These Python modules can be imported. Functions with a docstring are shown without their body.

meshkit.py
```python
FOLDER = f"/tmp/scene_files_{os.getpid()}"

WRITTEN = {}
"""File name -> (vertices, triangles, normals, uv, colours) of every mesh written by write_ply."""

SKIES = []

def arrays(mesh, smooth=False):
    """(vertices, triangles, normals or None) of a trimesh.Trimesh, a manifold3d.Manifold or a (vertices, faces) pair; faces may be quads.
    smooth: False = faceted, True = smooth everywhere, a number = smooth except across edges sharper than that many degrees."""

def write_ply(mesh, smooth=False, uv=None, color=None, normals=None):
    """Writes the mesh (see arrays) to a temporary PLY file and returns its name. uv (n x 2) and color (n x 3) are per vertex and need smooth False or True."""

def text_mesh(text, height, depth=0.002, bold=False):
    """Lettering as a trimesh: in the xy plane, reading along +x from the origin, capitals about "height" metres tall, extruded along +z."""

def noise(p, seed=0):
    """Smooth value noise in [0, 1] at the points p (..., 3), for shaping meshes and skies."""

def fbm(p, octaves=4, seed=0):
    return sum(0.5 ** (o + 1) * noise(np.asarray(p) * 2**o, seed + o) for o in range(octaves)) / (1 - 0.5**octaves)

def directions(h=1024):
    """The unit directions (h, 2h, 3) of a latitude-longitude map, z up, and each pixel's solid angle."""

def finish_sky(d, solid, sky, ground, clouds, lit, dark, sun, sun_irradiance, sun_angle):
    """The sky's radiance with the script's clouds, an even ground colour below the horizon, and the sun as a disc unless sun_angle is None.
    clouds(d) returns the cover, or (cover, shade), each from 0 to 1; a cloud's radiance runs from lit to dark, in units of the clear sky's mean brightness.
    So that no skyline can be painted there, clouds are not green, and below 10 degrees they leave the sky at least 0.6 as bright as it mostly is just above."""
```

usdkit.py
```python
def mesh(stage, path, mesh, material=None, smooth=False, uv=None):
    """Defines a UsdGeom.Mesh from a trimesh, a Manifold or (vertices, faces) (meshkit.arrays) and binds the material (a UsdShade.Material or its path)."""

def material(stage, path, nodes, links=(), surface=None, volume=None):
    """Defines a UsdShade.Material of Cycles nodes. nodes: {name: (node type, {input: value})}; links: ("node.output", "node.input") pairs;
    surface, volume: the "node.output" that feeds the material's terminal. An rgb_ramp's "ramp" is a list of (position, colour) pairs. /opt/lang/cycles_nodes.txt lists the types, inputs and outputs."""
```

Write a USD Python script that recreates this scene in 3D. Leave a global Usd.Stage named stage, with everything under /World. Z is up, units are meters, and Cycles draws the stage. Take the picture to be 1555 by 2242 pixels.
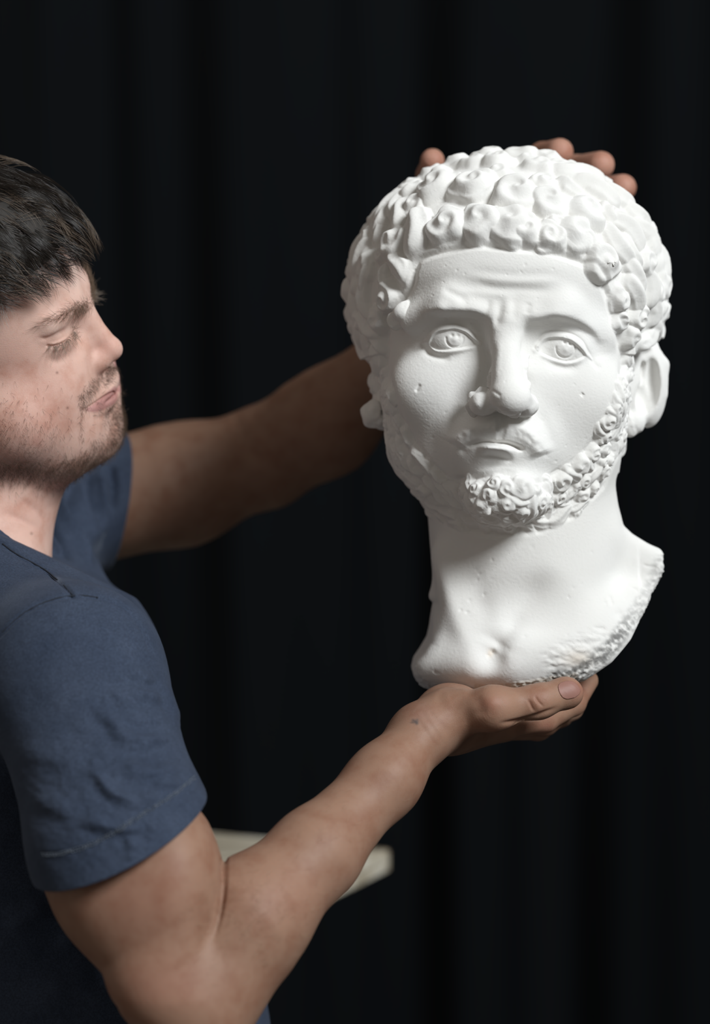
import math, random
import numpy as np
from scipy.spatial import cKDTree
from scipy import sparse
import usdkit
from meshkit import fbm, noise
from pxr import Usd, UsdGeom, UsdLux, UsdShade, Gf, Sdf, Vt

# ---------------------------------------------------------------- stage, camera, light, exposure
stage = Usd.Stage.CreateInMemory()
UsdGeom.SetStageUpAxis(stage, UsdGeom.Tokens.z)
UsdGeom.SetStageMetersPerUnit(stage, 1.0)
WORLD = UsdGeom.Xform.Define(stage, '/World')
stage.SetDefaultPrim(WORLD.GetPrim())
UsdGeom.Scope.Define(stage, '/World/Looks')

F = 4500.0                       # focal length in pixels of a 1555 x 2242 picture
CX, CY = 777.5, 1121.0
PITCH = math.radians(8.0)        # the camera looks slightly down
CAM_Z = 1.60
EXPOSURE = 0.0
FOCUS = 1.50
FSTOP = 2.8
cp, sp = math.cos(PITCH), math.sin(PITCH)
CAM_R = np.array([[1, 0, 0], [0, cp, sp], [0, -sp, cp]])     # columns: right, forward, up


def to_world(p):
    """camera-aligned metres (right, forward, up) -> world"""
    return np.asarray(p, float) @ CAM_R.T + np.array([0, 0, CAM_Z])


def C(u, v, d):
    return np.array([(u - CX) / F * d, d, -(v - CY) / F * d])


cam = UsdGeom.Camera.Define(stage, '/World/camera')
cam.CreateHorizontalApertureAttr(24.0)
cam.CreateVerticalApertureAttr(24.0 * 2242 / 1555)
cam.CreateFocalLengthAttr(F / 1555 * 24.0)
cam.CreateClippingRangeAttr(Gf.Vec2f(0.05, 60))
cam.CreateFStopAttr(FSTOP)
cam.CreateFocusDistanceAttr(FOCUS)
cam.CreateExposureAttr(EXPOSURE)
cam.AddTransformOp().Set(Gf.Matrix4d(1, 0, 0, 0, 0, sp, cp, 0, 0, -cp, sp, 0, 0, 0, CAM_Z, 1))

# daylight: one big window high in the right-hand wall, towards the viewer
KEY = dict(at=(2.52, -1.10, 4.25), w=1.35, h=1.4, power=45.0, color=(0.94, 0.98, 1.0))
AMBIENT = 0.062


def look_at(at, aim):
    z = np.array(at, float) - np.array(aim, float); z /= np.linalg.norm(z)
    x = np.cross([0, 0, 1.0], z); x /= np.linalg.norm(x)
    y = np.cross(z, x)
    return Gf.Matrix4d(*x, 0, *y, 0, *z, 0, *map(float, at), 1)


key = UsdLux.RectLight.Define(stage, '/World/window_daylight')
key.CreateWidthAttr(KEY['w']); key.CreateHeightAttr(KEY['h'])
key.CreateIntensityAttr(KEY['power']); key.CreateColorAttr(Gf.Vec3f(*KEY['color']))
key.AddTransformOp().Set(look_at(KEY['at'], (0.0, 1.6, 1.5)))
dome = UsdLux.DomeLight.Define(stage, '/World/room_light')
dome.CreateIntensityAttr(AMBIENT); dome.CreateColorAttr(Gf.Vec3f(1.0, 0.93, 0.84))


# ---------------------------------------------------------------- scene helpers
USED = {}


def free_path(parent, name):
    k = (parent, name)
    n = USED.get(k, 0); USED[k] = n + 1
    return f'{parent}/{name}' if n == 0 else f'{parent}/{name}_{n:03d}'


def tag(prim, label=None, cat=None, group=None, kind=None):
    for k, x in (('label', label), ('category', cat), ('group', group), ('kind', kind)):
        if x: prim.SetCustomDataByKey(k, x)
    return prim


ORIGIN = {}


def thing(name, base, label, cat, group=None, kind=None):
    p = free_path('/World', name)
    x = UsdGeom.Xform.Define(stage, p)
    x.AddTranslateOp().Set(Gf.Vec3d(*map(float, base)))
    ORIGIN[p] = np.array(base, float)
    return tag(x.GetPrim(), label, cat, group, kind)


def part(parent, name, V, Fc, mat, N=None, pv=None, label=None, kind=None, smooth=None, sub=False):
    """one Mesh; V in world metres; parent a prim or None (top level)"""
    pp = '/World' if parent is None else str(parent.GetPath())
    org = np.zeros(3)
    for k, o in ORIGIN.items():
        if pp == k or pp.startswith(k + '/'): org = o
    path = free_path(pp, name)
    V = np.asarray(V, float) - org
    if smooth is not None:
        m = usdkit.mesh(stage, path, (V, Fc), mat, smooth=smooth)
    else:
        m = UsdGeom.Mesh.Define(stage, path)
        m.CreatePointsAttr(Vt.Vec3fArray.FromNumpy(V.astype(np.float32)))
        m.CreateFaceVertexCountsAttr(Vt.IntArray.FromNumpy(np.full(len(Fc), 3, np.int32)))
        m.CreateFaceVertexIndicesAttr(Vt.IntArray.FromNumpy(np.asarray(Fc, np.int32).ravel()))
        m.CreateSubdivisionSchemeAttr('none')
        if N is not None:
            m.CreateNormalsAttr(Vt.Vec3fArray.FromNumpy(np.asarray(N, np.float32)))
            m.SetNormalsInterpolation('vertex')
        UsdShade.MaterialBindingAPI.Apply(m.GetPrim()).Bind(mat)
    for k, x in (pv or {}).items():
        x = np.asarray(x, np.float32)
        if x.ndim == 2:
            UsdGeom.PrimvarsAPI(m).CreatePrimvar(k, Sdf.ValueTypeNames.Color3fArray, 'vertex').Set(Vt.Vec3fArray.FromNumpy(x))
        else:
            UsdGeom.PrimvarsAPI(m).CreatePrimvar(k, Sdf.ValueTypeNames.FloatArray, 'vertex').Set(Vt.FloatArray.FromNumpy(x))
    tag(m.GetPrim(), label, kind=kind)
    return m.GetPrim()


def submesh(V, Fc, N, fmask, pv=None):
    f = Fc[fmask]
    ids, inv = np.unique(f, return_inverse=True)
    return V[ids], inv.reshape(f.shape), N[ids], {k: np.asarray(x)[ids] for k, x in (pv or {}).items()}


def curves(parent, name, strands, widths, mat, label=None, kind=None, wcol=None):
    """strands: (n, k, 3) world points, widths (k,) or (n,k)"""
    pp = str(parent.GetPath())
    org = np.zeros(3)
    for k, o in ORIGIN.items():
        if pp == k or pp.startswith(k + '/'): org = o
    path = free_path(pp, name)
    n, k, _ = strands.shape
    b = UsdGeom.BasisCurves.Define(stage, path)
    b.CreateTypeAttr('cubic'); b.CreateBasisAttr('catmullRom'); b.CreateWrapAttr('pinned')
    b.CreateCurveVertexCountsAttr(Vt.IntArray.FromNumpy(np.full(n, k, np.int32)))
    b.CreatePointsAttr(Vt.Vec3fArray.FromNumpy((strands - org).reshape(-1, 3).astype(np.float32)))
    w = np.broadcast_to(np.asarray(widths, np.float32), (n, k))
    b.CreateWidthsAttr(Vt.FloatArray.FromNumpy(np.ascontiguousarray(w).ravel()))
    b.SetWidthsInterpolation('vertex')
    UsdShade.MaterialBindingAPI.Apply(b.GetPrim()).Bind(mat)
    return tag(b.GetPrim(), label, kind=kind)


# ---------------------------------------------------------------- implicit modelling: fields of blended shapes, then one surface
class Field:
    def __init__(s, lo, hi, h):
        s.lo = np.asarray(lo, float); s.h = h
        s.n = np.ceil((np.asarray(hi, float) - s.lo) / h).astype(int) + 1
        s.D = np.full(s.n, 0.5, np.float32)
        s.ax = [(s.lo[i] + h * np.arange(s.n[i])).astype(np.float32) for i in range(3)]

    def win(s, lo, hi):
        a = np.clip(np.floor((np.asarray(lo) - s.lo) / s.h).astype(int), 0, s.n)
        b = np.clip(np.ceil((np.asarray(hi) - s.lo) / s.h).astype(int) + 1, 0, s.n)
        sl = tuple(slice(i, j) for i, j in zip(a, b))
        X = [s.ax[i][sl[i]].reshape([-1 if j == i else 1 for j in range(3)]) for i in range(3)]
        return sl, X

    def op(s, prim, k=0.0, mode='add'):
        f, lo, hi = prim
        pad = 2 * max(k, 0) + 3 * s.h + 0.004
        sl, X = s.win(np.asarray(lo) - pad, np.asarray(hi) + pad)
        A = s.D[sl]
        if A.size == 0: return s
        B = f(*X).astype(np.float32)
        if mode == 'add':
            R = np.minimum(A, B)
            if k > 0: R -= np.square(np.maximum(k - np.abs(A - B), 0)) * (0.25 / k)
        else:
            if mode == 'sub': B = -B
            R = np.maximum(A, B)
            if k > 0: R += np.square(np.maximum(k - np.abs(A - B), 0)) * (0.25 / k)
        s.D[sl] = R
        return s

    def add(s, prim, k=0.0): return s.op(prim, k)
    def sub(s, prim, k=0.0): return s.op(prim, k, 'sub')

    def mesh(s):
        """surface nets"""
        D, h = s.D, s.h
        S = D < 0
        cnt = np.zeros(np.array(D.shape) - 1, np.uint8)
        for a in (0, 1):
            for b in (0, 1):
                for c in (0, 1):
                    cnt += S[a:a + cnt.shape[0], b:b + cnt.shape[1], c:c + cnt.shape[2]]
        act = (cnt > 0) & (cnt < 8)
        I = np.argwhere(act)
        idx = np.full(act.shape, -1, np.int32)
        idx[act] = np.arange(len(I))
        corners = [(a, b, c) for a in (0, 1) for b in (0, 1) for c in (0, 1)]
        vals = {q: D[I[:, 0] + q[0], I[:, 1] + q[1], I[:, 2] + q[2]].astype(np.float64) for q in corners}
        P = np.zeros((len(I), 3)); W = np.zeros(len(I))
        for q in corners:
            for ax in range(3):
                if q[ax] == 0:
                    r = list(q); r[ax] = 1; r = tuple(r)
                    v0, v1 = vals[q], vals[r]
                    m = (v0 < 0) != (v1 < 0)
                    t = np.where(m, v0 / np.where(m, v0 - v1, 1), 0)
                    pt = np.array(q, float)[None] + np.eye(3)[ax] * t[:, None]
                    P += pt * m[:, None]; W += m
        V = s.lo + (I + P / W[:, None]) * h
        quads = []
        for ax in range(3):
            b, c = [(1, 2), (2, 0), (0, 1)][ax]
            sl0 = [slice(None)] * 3; sl1 = [slice(None)] * 3
            sl0[ax] = slice(0, -1); sl1[ax] = slice(1, None)
            for o in (b, c):
                sl0[o] = slice(1, -1); sl1[o] = slice(1, -1)
            s0, s1 = S[tuple(sl0)], S[tuple(sl1)]
            for inside in (True, False):
                E = np.argwhere((s0 != s1) & (s0 == inside))
                if not len(E): continue
                E[:, b] += 1; E[:, c] += 1
                q = []
                for db, dc in ((-1, -1), (0, -1), (0, 0), (-1, 0)):
                    e = E.copy(); e[:, b] += db; e[:, c] += dc
                    q.append(idx[e[:, 0], e[:, 1], e[:, 2]])
                q = np.stack(q, 1)
                quads.append(q if inside else q[:, ::-1])
        q = np.vstack(quads)
        Fc = np.vstack([q[:, [0, 1, 2]], q[:, [0, 2, 3]]])
        # keep the largest pieces only
        n = len(V)
        g = sparse.coo_matrix((np.ones(len(Fc) * 2), (np.r_[Fc[:, 0], Fc[:, 1]], np.r_[Fc[:, 1], Fc[:, 2]])), (n, n))
        nc, lab = sparse.csgraph.connected_components(g, directed=False)
        if nc > 1:
            size = np.bincount(lab)
            keep = size[lab] > 400
            mp = np.cumsum(keep) - 1
            Fc = mp[Fc[keep[Fc].all(1)]]; V = V[keep]
        return V, Fc


import scipy.sparse.csgraph


def ell(c, r, R=None):
    c = np.asarray(c, float); r = np.asarray(r, float) * np.ones(3)
    if R is None:
        def f(X, Y, Z):
            x, y, z = X - c[0], Y - c[1], Z - c[2]
            k0 = np.sqrt((x / r[0])**2 + (y / r[1])**2 + (z / r[2])**2)
            k1 = np.sqrt((x / r[0]**2)**2 + (y / r[1]**2)**2 + (z / r[2]**2)**2) + 1e-9
            return k0 * (k0 - 1) / k1
        return f, c - r, c + r
    R = np.asarray(R, float)                       # columns: the ellipsoid's axes

    def f(X, Y, Z):
        x, y, z = X - c[0], Y - c[1], Z - c[2]
        a, b, e = (R[0, i] * x + R[1, i] * y + R[2, i] * z for i in range(3))
        k0 = np.sqrt((a / r[0])**2 + (b / r[1])**2 + (e / r[2])**2)
        k1 = np.sqrt((a / r[0]**2)**2 + (b / r[1]**2)**2 + (e / r[2]**2)**2) + 1e-9
        return k0 * (k0 - 1) / k1
    ext = np.sqrt(((R * r)**2).sum(1))
    return f, c - ext, c + ext


def cone(a, b, ra, rb, flat=None):
    """round cone from a to b; flat=(axis, s): squeezed by s along the axis"""
    a = np.asarray(a, float); b = np.asarray(b, float)
    ba = b - a; L = np.linalg.norm(ba) + 1e-9; d = ba / L

    def f(X, Y, Z):
        x, y, z = X - a[0], Y - a[1], Z - a[2]
        if flat is not None:
            ax, s = np.asarray(flat[0], float), flat[1]
            ax = ax - d * (ax @ d); ax = ax / np.linalg.norm(ax)
            t = (x * ax[0] + y * ax[1] + z * ax[2]) * (1 / s - 1)
            x, y, z = x + t * ax[0], y + t * ax[1], z + t * ax[2]
        t = x * d[0] + y * d[1] + z * d[2]
        rr = np.sqrt(np.maximum(x * x + y * y + z * z - t * t, 0))
        sl = (ra - rb) / L
        sl = max(min(sl, 0.95), -0.95)
        tt = np.clip((t + rr * sl / math.sqrt(1 - sl * sl)) / L, 0, 1)
        q = np.sqrt(rr * rr + (t - tt * L)**2)
        r = ra + (rb - ra) * tt
        out = q - r
        return out * (min(1, flat[1]) if flat is not None else 1)
    m = max(ra, rb) * (1.0 if flat is None else max(1, flat[1]))
    return f, np.minimum(a, b) - m, np.maximum(a, b) + m


def chain(field, pts, rad, k, flat=None):
    for i in range(len(pts) - 1):
        field.add(cone(pts[i], pts[i + 1], rad[i], rad[i + 1], flat), k)


# ---------------------------------------------------------------- mesh tools
def normals(V, Fc):
    n = np.zeros_like(V)
    fn = np.cross(V[Fc[:, 1]] - V[Fc[:, 0]], V[Fc[:, 2]] - V[Fc[:, 0]])
    for k in range(3):
        for j in range(3):
            n[:, j] += np.bincount(Fc[:, k], fn[:, j], len(V))
    return n / np.maximum(np.linalg.norm(n, axis=1, keepdims=True), 1e-20)


def laplace(Fc, n):
    i = np.r_[Fc[:, 0], Fc[:, 1], Fc[:, 2]]; j = np.r_[Fc[:, 1], Fc[:, 2], Fc[:, 0]]
    A = sparse.coo_matrix((np.ones(len(i) * 2), (np.r_[i, j], np.r_[j, i])), (n, n)).tocsr()
    A.data[:] = 1
    return sparse.diags(1 / np.maximum(np.asarray(A.sum(1)).ravel(), 1)) @ A


def taubin(V, Fc, it, w=None, lam=0.5, mu=-0.52):
    M = laplace(Fc, len(V))
    w = 1.0 if w is None else np.asarray(w)[:, None]
    for _ in range(it):
        V = V + lam * w * (M @ V - V)
        V = V + mu * w * (M @ V - V)
    return V


def relax(V, Fc, it, w=None, lam=0.5):
    M = laplace(Fc, len(V))
    w = 1.0 if w is None else np.asarray(w)[:, None]
    for _ in range(it): V = V + lam * w * (M @ V - V)
    return V


def refine(V, Fc, fmask, attrs=()):
    """splits the marked triangles in four, their neighbours so that no crack opens"""
    e = np.sort(np.stack([Fc[:, [0, 1]], Fc[:, [1, 2]], Fc[:, [2, 0]]], 1).reshape(-1, 2), 1)
    key_ = e[:, 0].astype(np.int64) * len(V) + e[:, 1]
    uk, first, inv = np.unique(key_, return_index=True, return_inverse=True)
    inv = inv.reshape(-1, 3)
    mark = np.zeros(len(uk), bool)
    mark[inv[fmask].ravel()] = True
    mid = np.full(len(uk), -1)
    mid[mark] = len(V) + np.arange(mark.sum())
    ee = e[first][mark]
    V2 = np.vstack([V, (V[ee[:, 0]] + V[ee[:, 1]]) / 2])
    out_attrs = [np.concatenate([a, (a[ee[:, 0]] + a[ee[:, 1]]) / 2]) for a in attrs]
    m = mid[inv]; c = (m >= 0).sum(1)
    res = [Fc[c == 0]]
    f3, m3 = Fc[c == 3], m[c == 3]
    for t in ((f3[:, 0], m3[:, 0], m3[:, 2]), (m3[:, 0], f3[:, 1], m3[:, 1]), (m3[:, 2], m3[:, 1], f3[:, 2]), (m3[:, 0], m3[:, 1], m3[:, 2])):
        res.append(np.stack(t, 1))
    for k in range(3):
        s1 = (c == 1) & (m[:, k] >= 0)
        f, q = Fc[s1], m[s1, k]
        a, b, o = f[:, k], f[:, (k + 1) % 3], f[:, (k + 2) % 3]
        res += [np.stack((a, q, o), 1), np.stack((q, b, o), 1)]
        s2 = (c == 2) & (m[:, k] < 0)
        f, q1, q2 = Fc[s2], m[s2][:, (k + 1) % 3], m[s2][:, (k + 2) % 3]
        a, b, o = f[:, k], f[:, (k + 1) % 3], f[:, (k + 2) % 3]
        res += [np.stack((q2, q1, o), 1), np.stack((a, b, q1), 1), np.stack((a, q1, q2), 1)]
    F2 = np.vstack(res)
    return (V2, F2, out_attrs) if attrs else (V2, F2)


def clip(V, Fc, g):
    """keeps the part of the surface where g >= 0"""
    s = g >= 0
    c = s[Fc].sum(1)
    keep = [Fc[c == 3]]
    newV, newG, nv, cache = [], [], len(V), {}

    def cut(i, j):
        k = (min(i, j), max(i, j))
        if k not in cache:
            t = g[i] / (g[i] - g[j])
            cache[k] = len(V) + len(newV)
            newV.append(V[i] + t * (V[j] - V[i]))
        return cache[k]
    ex = []
    for f in Fc[(c == 1) | (c == 2)]:
        ss = s[f]
        if ss.sum() == 1:
            k = int(np.argmax(ss)); a, b, o = f[k], f[(k + 1) % 3], f[(k + 2) % 3]
            ex.append((a, cut(a, b), cut(o, a)))
        else:
            k = int(np.argmin(ss)); a, b, o = f[k], f[(k + 1) % 3], f[(k + 2) % 3]
            p, q = cut(a, b), cut(o, a)
            ex += [(p, b, o), (p, o, q)]
    V2 = np.vstack([V] + ([np.array(newV)] if newV else []))
    F2 = np.vstack(keep + ([np.array(ex)] if ex else []))
    ids, inv = np.unique(F2, return_inverse=True)
    return V2[ids], inv.reshape(F2.shape)


def solidify(V, Fc, t):
    N = normals(V, Fc)
    n = len(V)
    W = V - N * t
    e = np.vstack([Fc[:, [0, 1]], Fc[:, [1, 2]], Fc[:, [2, 0]]])
    key_ = np.sort(e, 1); key_ = key_[:, 0].astype(np.int64) * n + key_[:, 1]
    _, inv, cnt = np.unique(key_, return_inverse=True, return_counts=True)
    b = e[cnt[inv] == 1]
    rim = np.vstack([np.stack([b[:, 1], b[:, 0], b[:, 0] + n], 1), np.stack([b[:, 1], b[:, 0] + n, b[:, 1] + n], 1)])
    return np.vstack([V, W]), np.vstack([Fc, Fc[:, ::-1] + n, rim])


def spl(pts, n=8, closed=False):
    """Catmull-Rom through the points"""
    P = np.asarray(pts, float)
    Q = np.vstack([P[-1], P, P[:2]]) if closed else np.vstack([2 * P[0] - P[1], P, 2 * P[-1] - P[-2]])
    t = (np.arange(n) / n)[:, None]
    out = []
    for i in range(len(Q) - 3):
        a, b, c, d = Q[i:i + 4]
        out.append(0.5 * (2 * b + (c - a) * t + (2 * a - 5 * b + 4 * c - d) * t**2 + (3 * b - a - 3 * c + d) * t**3))
    if not closed: out.append(P[-1][None])
    return np.vstack(out)


def poly_dist(P, L):
    """distance of the points P (n,2|3) to the polyline L, the place along it (0..1) and the side (2-D)"""
    best = np.full(len(P), 1e9); at = np.zeros(len(P)); side = np.zeros(len(P))
    seg = np.linalg.norm(np.diff(L, axis=0), axis=1); acc = np.r_[0, np.cumsum(seg)]
    for i in range(len(L) - 1):
        d = L[i + 1] - L[i]; l2 = d @ d + 1e-18
        t = np.clip((P - L[i]) @ d / l2, 0, 1)
        q = P - L[i] - t[:, None] * d
        dd = np.sqrt((q * q).sum(1))
        m = dd < best
        best[m] = dd[m]; at[m] = (acc[i] + t[m] * seg[i]) / acc[-1]
        if P.shape[1] == 2:
            side[m] = np.sign(d[0] * (P[m, 1] - L[i, 1]) - d[1] * (P[m, 0] - L[i, 0]))
    return best, at, side


def in_poly(P, poly):
    """signed distance to a closed polygon, positive inside"""
    L = np.vstack([poly, poly[:1]])
    d, _, _ = poly_dist(P, L)
    x, y = P[:, 0], P[:, 1]
    ins = np.zeros(len(P), bool)
    for i in range(len(poly)):
        (x0, y0), (x1, y1) = L[i], L[i + 1]
        if y0 == y1: continue
        c = ((y0 > y) != (y1 > y)) & (x < (x1 - x0) * (y - y0) / (y1 - y0) + x0)
        ins ^= c
    return np.where(ins, d, -d)


def smooth01(x):
    x = np.clip(x, 0, 1)
    return x * x * (3 - 2 * x)


class Clay:
    """a mesh under the modelling tools; drawings (u, v) are front-view drawings in the photograph's pixels"""
    def __init__(s, V, Fc):
        s.V, s.F = V, Fc
        s.update()

    def update(s):
        s.N = normals(s.V, s.F)
        s.uv = np.stack([s.V[:, 0] / s.V[:, 1] * F + CX, -s.V[:, 2] / s.V[:, 1] * F + CY], 1)
        s.face = -(s.N * s.V).sum(1) / np.linalg.norm(s.V, axis=1)     # >0: turned to the viewer

    def pick(s, lo, hi, facing=0.0, mask=None):
        m = (s.uv[:, 0] > lo[0]) & (s.uv[:, 0] < hi[0]) & (s.uv[:, 1] > lo[1]) & (s.uv[:, 1] < hi[1]) & (s.face > facing)
        if mask is not None: m &= mask
        return np.nonzero(m)[0]

    def push(s, i, amt, dirn):
        if dirn == 'y': s.V[i, 1] -= amt * smooth01((s.face[i] - 0.03) / 0.3)
        elif dirn == 'n': s.V[i] += s.N[i] * amt[:, None]
        else: s.V[i] += np.asarray(dirn) * amt[:, None]

    def stroke(s, pts, r, mm, dirn='y', facing=0.05, side=0, taper=(0.3, 0.3), mask=None, n=6):
        """ridge (mm>0) or groove along a curve; side: +1/-1 keeps one flank sharp (a step)"""
        L = spl(pts, n) if len(pts) > 2 else np.asarray(pts, float)
        pad = 3 * np.max(r)
        i = s.pick(L.min(0) - pad, L.max(0) + pad, facing, mask)
        if not len(i): return
        d, t, sd = poly_dist(s.uv[i], L)
        rr = np.interp(t, np.linspace(0, 1, len(r)), r) if np.ndim(r) else r
        w = np.exp(-(d / rr)**2)
        if side:
            w = np.where(sd * side > 0, np.exp(-(d / rr)**2), np.exp(-(d / (0.28 * rr))**2))
        if taper:
            w *= smooth01(t / max(taper[0], 1e-3)) * smooth01((1 - t) / max(taper[1], 1e-3))
        s.push(i, w * mm * 1e-3, dirn)

    def step(s, pts, r, mm, dirn='y', facing=0.05, taper=(0.25, 0.25), n=6, mask=None):
        """raises the right-hand side of the curve and sinks the left (as drawn, v down)"""
        L = spl(pts, n)
        pad = 3.2 * r
        i = s.pick(L.min(0) - pad, L.max(0) + pad, facing, mask)
        d, t, sd = poly_dist(s.uv[i], L)
        x = sd * d / r
        w = np.tanh(x * 2.2) * np.exp(-(x * 0.85)**2)
        if taper: w *= smooth01(t / max(taper[0], 1e-3)) * smooth01((1 - t) / max(taper[1], 1e-3))
        s.push(i, w * mm * 1e-3, dirn)

    def fill(s, poly, soft, mm, dirn='y', facing=0.05, closed_spline=True, mask=None):
        P = spl(poly, 5, True) if closed_spline else np.asarray(poly, float)
        i = s.pick(P.min(0) - soft, P.max(0) + soft, facing, mask)
        d = in_poly(s.uv[i], P)
        s.push(i, smooth01((d + soft / 2) / soft) * mm * 1e-3, dirn)

    def blob(s, c, r, mm, dirn='y', facing=0.05, mask=None):
        r = np.asarray(r, float) * np.ones(2)
        i = s.pick(np.asarray(c) - 2.6 * r, np.asarray(c) + 2.6 * r, facing, mask)
        q = (s.uv[i] - c) / r
        s.push(i, np.exp(-(q * q).sum(1)) * mm * 1e-3, dirn)

    def soften(s, poly, it, soft=15, facing=-1, lam=0.5):
        P = np.asarray(poly, float)
        d = in_poly(s.uv, P)
        w = smooth01((d + soft / 2) / soft) * (s.face > facing)
        s.V = relax(s.V, s.F, it, w, lam)
        s.update()
# ---------------------------------------------------------------- the room: black curtain, floor, window wall
def mat(name, nodes, links=(), surface='p.BSDF'):
    return usdkit.material(stage, f'/World/Looks/{name}', nodes, links, surface=surface)


CLOTH_BLACK = mat('black_cloth', {
    'g': ('geometry', {}), 'n': ('noise_texture', {'scale': 900.0, 'detail': 2.0}), 'b': ('bump', {'strength': 0.3, 'distance': 0.0005}),
    'p': ('principled_bsdf', {'base_color': (0.0042, 0.0053, 0.0066), 'roughness': 0.95, 'specular_ior_level': 0.08, 'sheen_weight': 0.02})},
    [('g.position', 'n.vector'), ('n.fac', 'b.height'), ('b.normal', 'p.normal')])
FLOOR_M = mat('dark_floor', {'g': ('geometry', {}), 'n': ('noise_texture', {'scale': 6.0, 'detail': 6.0}),
    'c': ('rgb_ramp', {'ramp': [(0.3, (0.035, 0.03, 0.026)), (0.7, (0.055, 0.047, 0.04))]}), 'p': ('principled_bsdf', {'roughness': 0.6})},
    [('g.position', 'n.vector'), ('n.fac', 'c.fac'), ('c.color', 'p.base_color')])
WALL_M = mat('dark_wall', {'g': ('geometry', {}), 'n': ('noise_texture', {'scale': 3.0, 'detail': 6.0}),
    'c': ('rgb_ramp', {'ramp': [(0.3, (0.045, 0.045, 0.05)), (0.7, (0.06, 0.06, 0.065))]}), 'p': ('principled_bsdf', {'roughness': 0.9})},
    [('g.position', 'n.vector'), ('n.fac', 'c.fac'), ('c.color', 'p.base_color')])
FRAME_M = mat('window_paint', {'p': ('principled_bsdf', {'base_color': (0.6, 0.6, 0.58), 'roughness': 0.5})})


def box(lo, hi):
    lo, hi = np.asarray(lo, float), np.asarray(hi, float)
    V = np.array([[(lo, hi)[a][0], (lo, hi)[b][1], (lo, hi)[c][2]] for a in (0, 1) for b in (0, 1) for c in (0, 1)])
    Fq = [(0, 1, 3, 2), (4, 6, 7, 5), (0, 4, 5, 1), (2, 3, 7, 6), (0, 2, 6, 4), (1, 5, 7, 3)]
    Ft = np.array([t for q in Fq for t in ((q[0], q[1], q[2]), (q[0], q[2], q[3]))])
    return V, Ft


def bbox_join(*bs):
    V, Fc, n = [], [], 0
    for v, f in bs:
        V.append(v); Fc.append(f + n); n += len(v)
    return np.vstack(V), np.vstack(Fc)


def struct(name, m, material, label, cat=None):
    p = part(None, name, m[0], m[1], material, smooth=False)
    return tag(p, label, cat, kind='structure')


struct('floor', box((-2.6, -3.2, -0.05), (2.6, 4.2, 0.0)), FLOOR_M, 'dark worn studio floor below the frame')
struct('wall_back', box((-2.6, 3.4, 0.0), (2.6, 3.5, 5.6)), WALL_M, 'dark wall hidden behind the black curtain')
WX = 2.55
wy0, wy1, wz0, wz1 = -1.95, -0.25, 3.40, 5.10
struct('wall_right', bbox_join(box((WX, -3.2, 0), (WX + .1, wy0, 5.6)), box((WX, wy1, 0), (WX + .1, 3.4, 5.6)), box((WX, wy0, 0), (WX + .1, wy1, wz0)), box((WX, wy0, wz1), (WX + .1, wy1, 5.6))), WALL_M,
       'dark wall with the window that lights the scene')
win = thing('window_1', (WX, (wy0 + wy1) / 2, wz0), 'pale painted window frame in the right wall', 'window', kind='structure')
for b in (box((WX - .02, wy0, wz0), (WX + .1, wy0 + .05, wz1)), box((WX - .02, wy1 - .05, wz0), (WX + .1, wy1, wz1)),
          box((WX - .02, wy0 + .05, wz0), (WX + .1, wy1 - .05, wz0 + .05)), box((WX - .02, wy0 + .05, wz1 - .05), (WX + .1, wy1 - .05, wz1))):
    part(win, 'frame_bar', b[0], b[1], FRAME_M, smooth=False)


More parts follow.
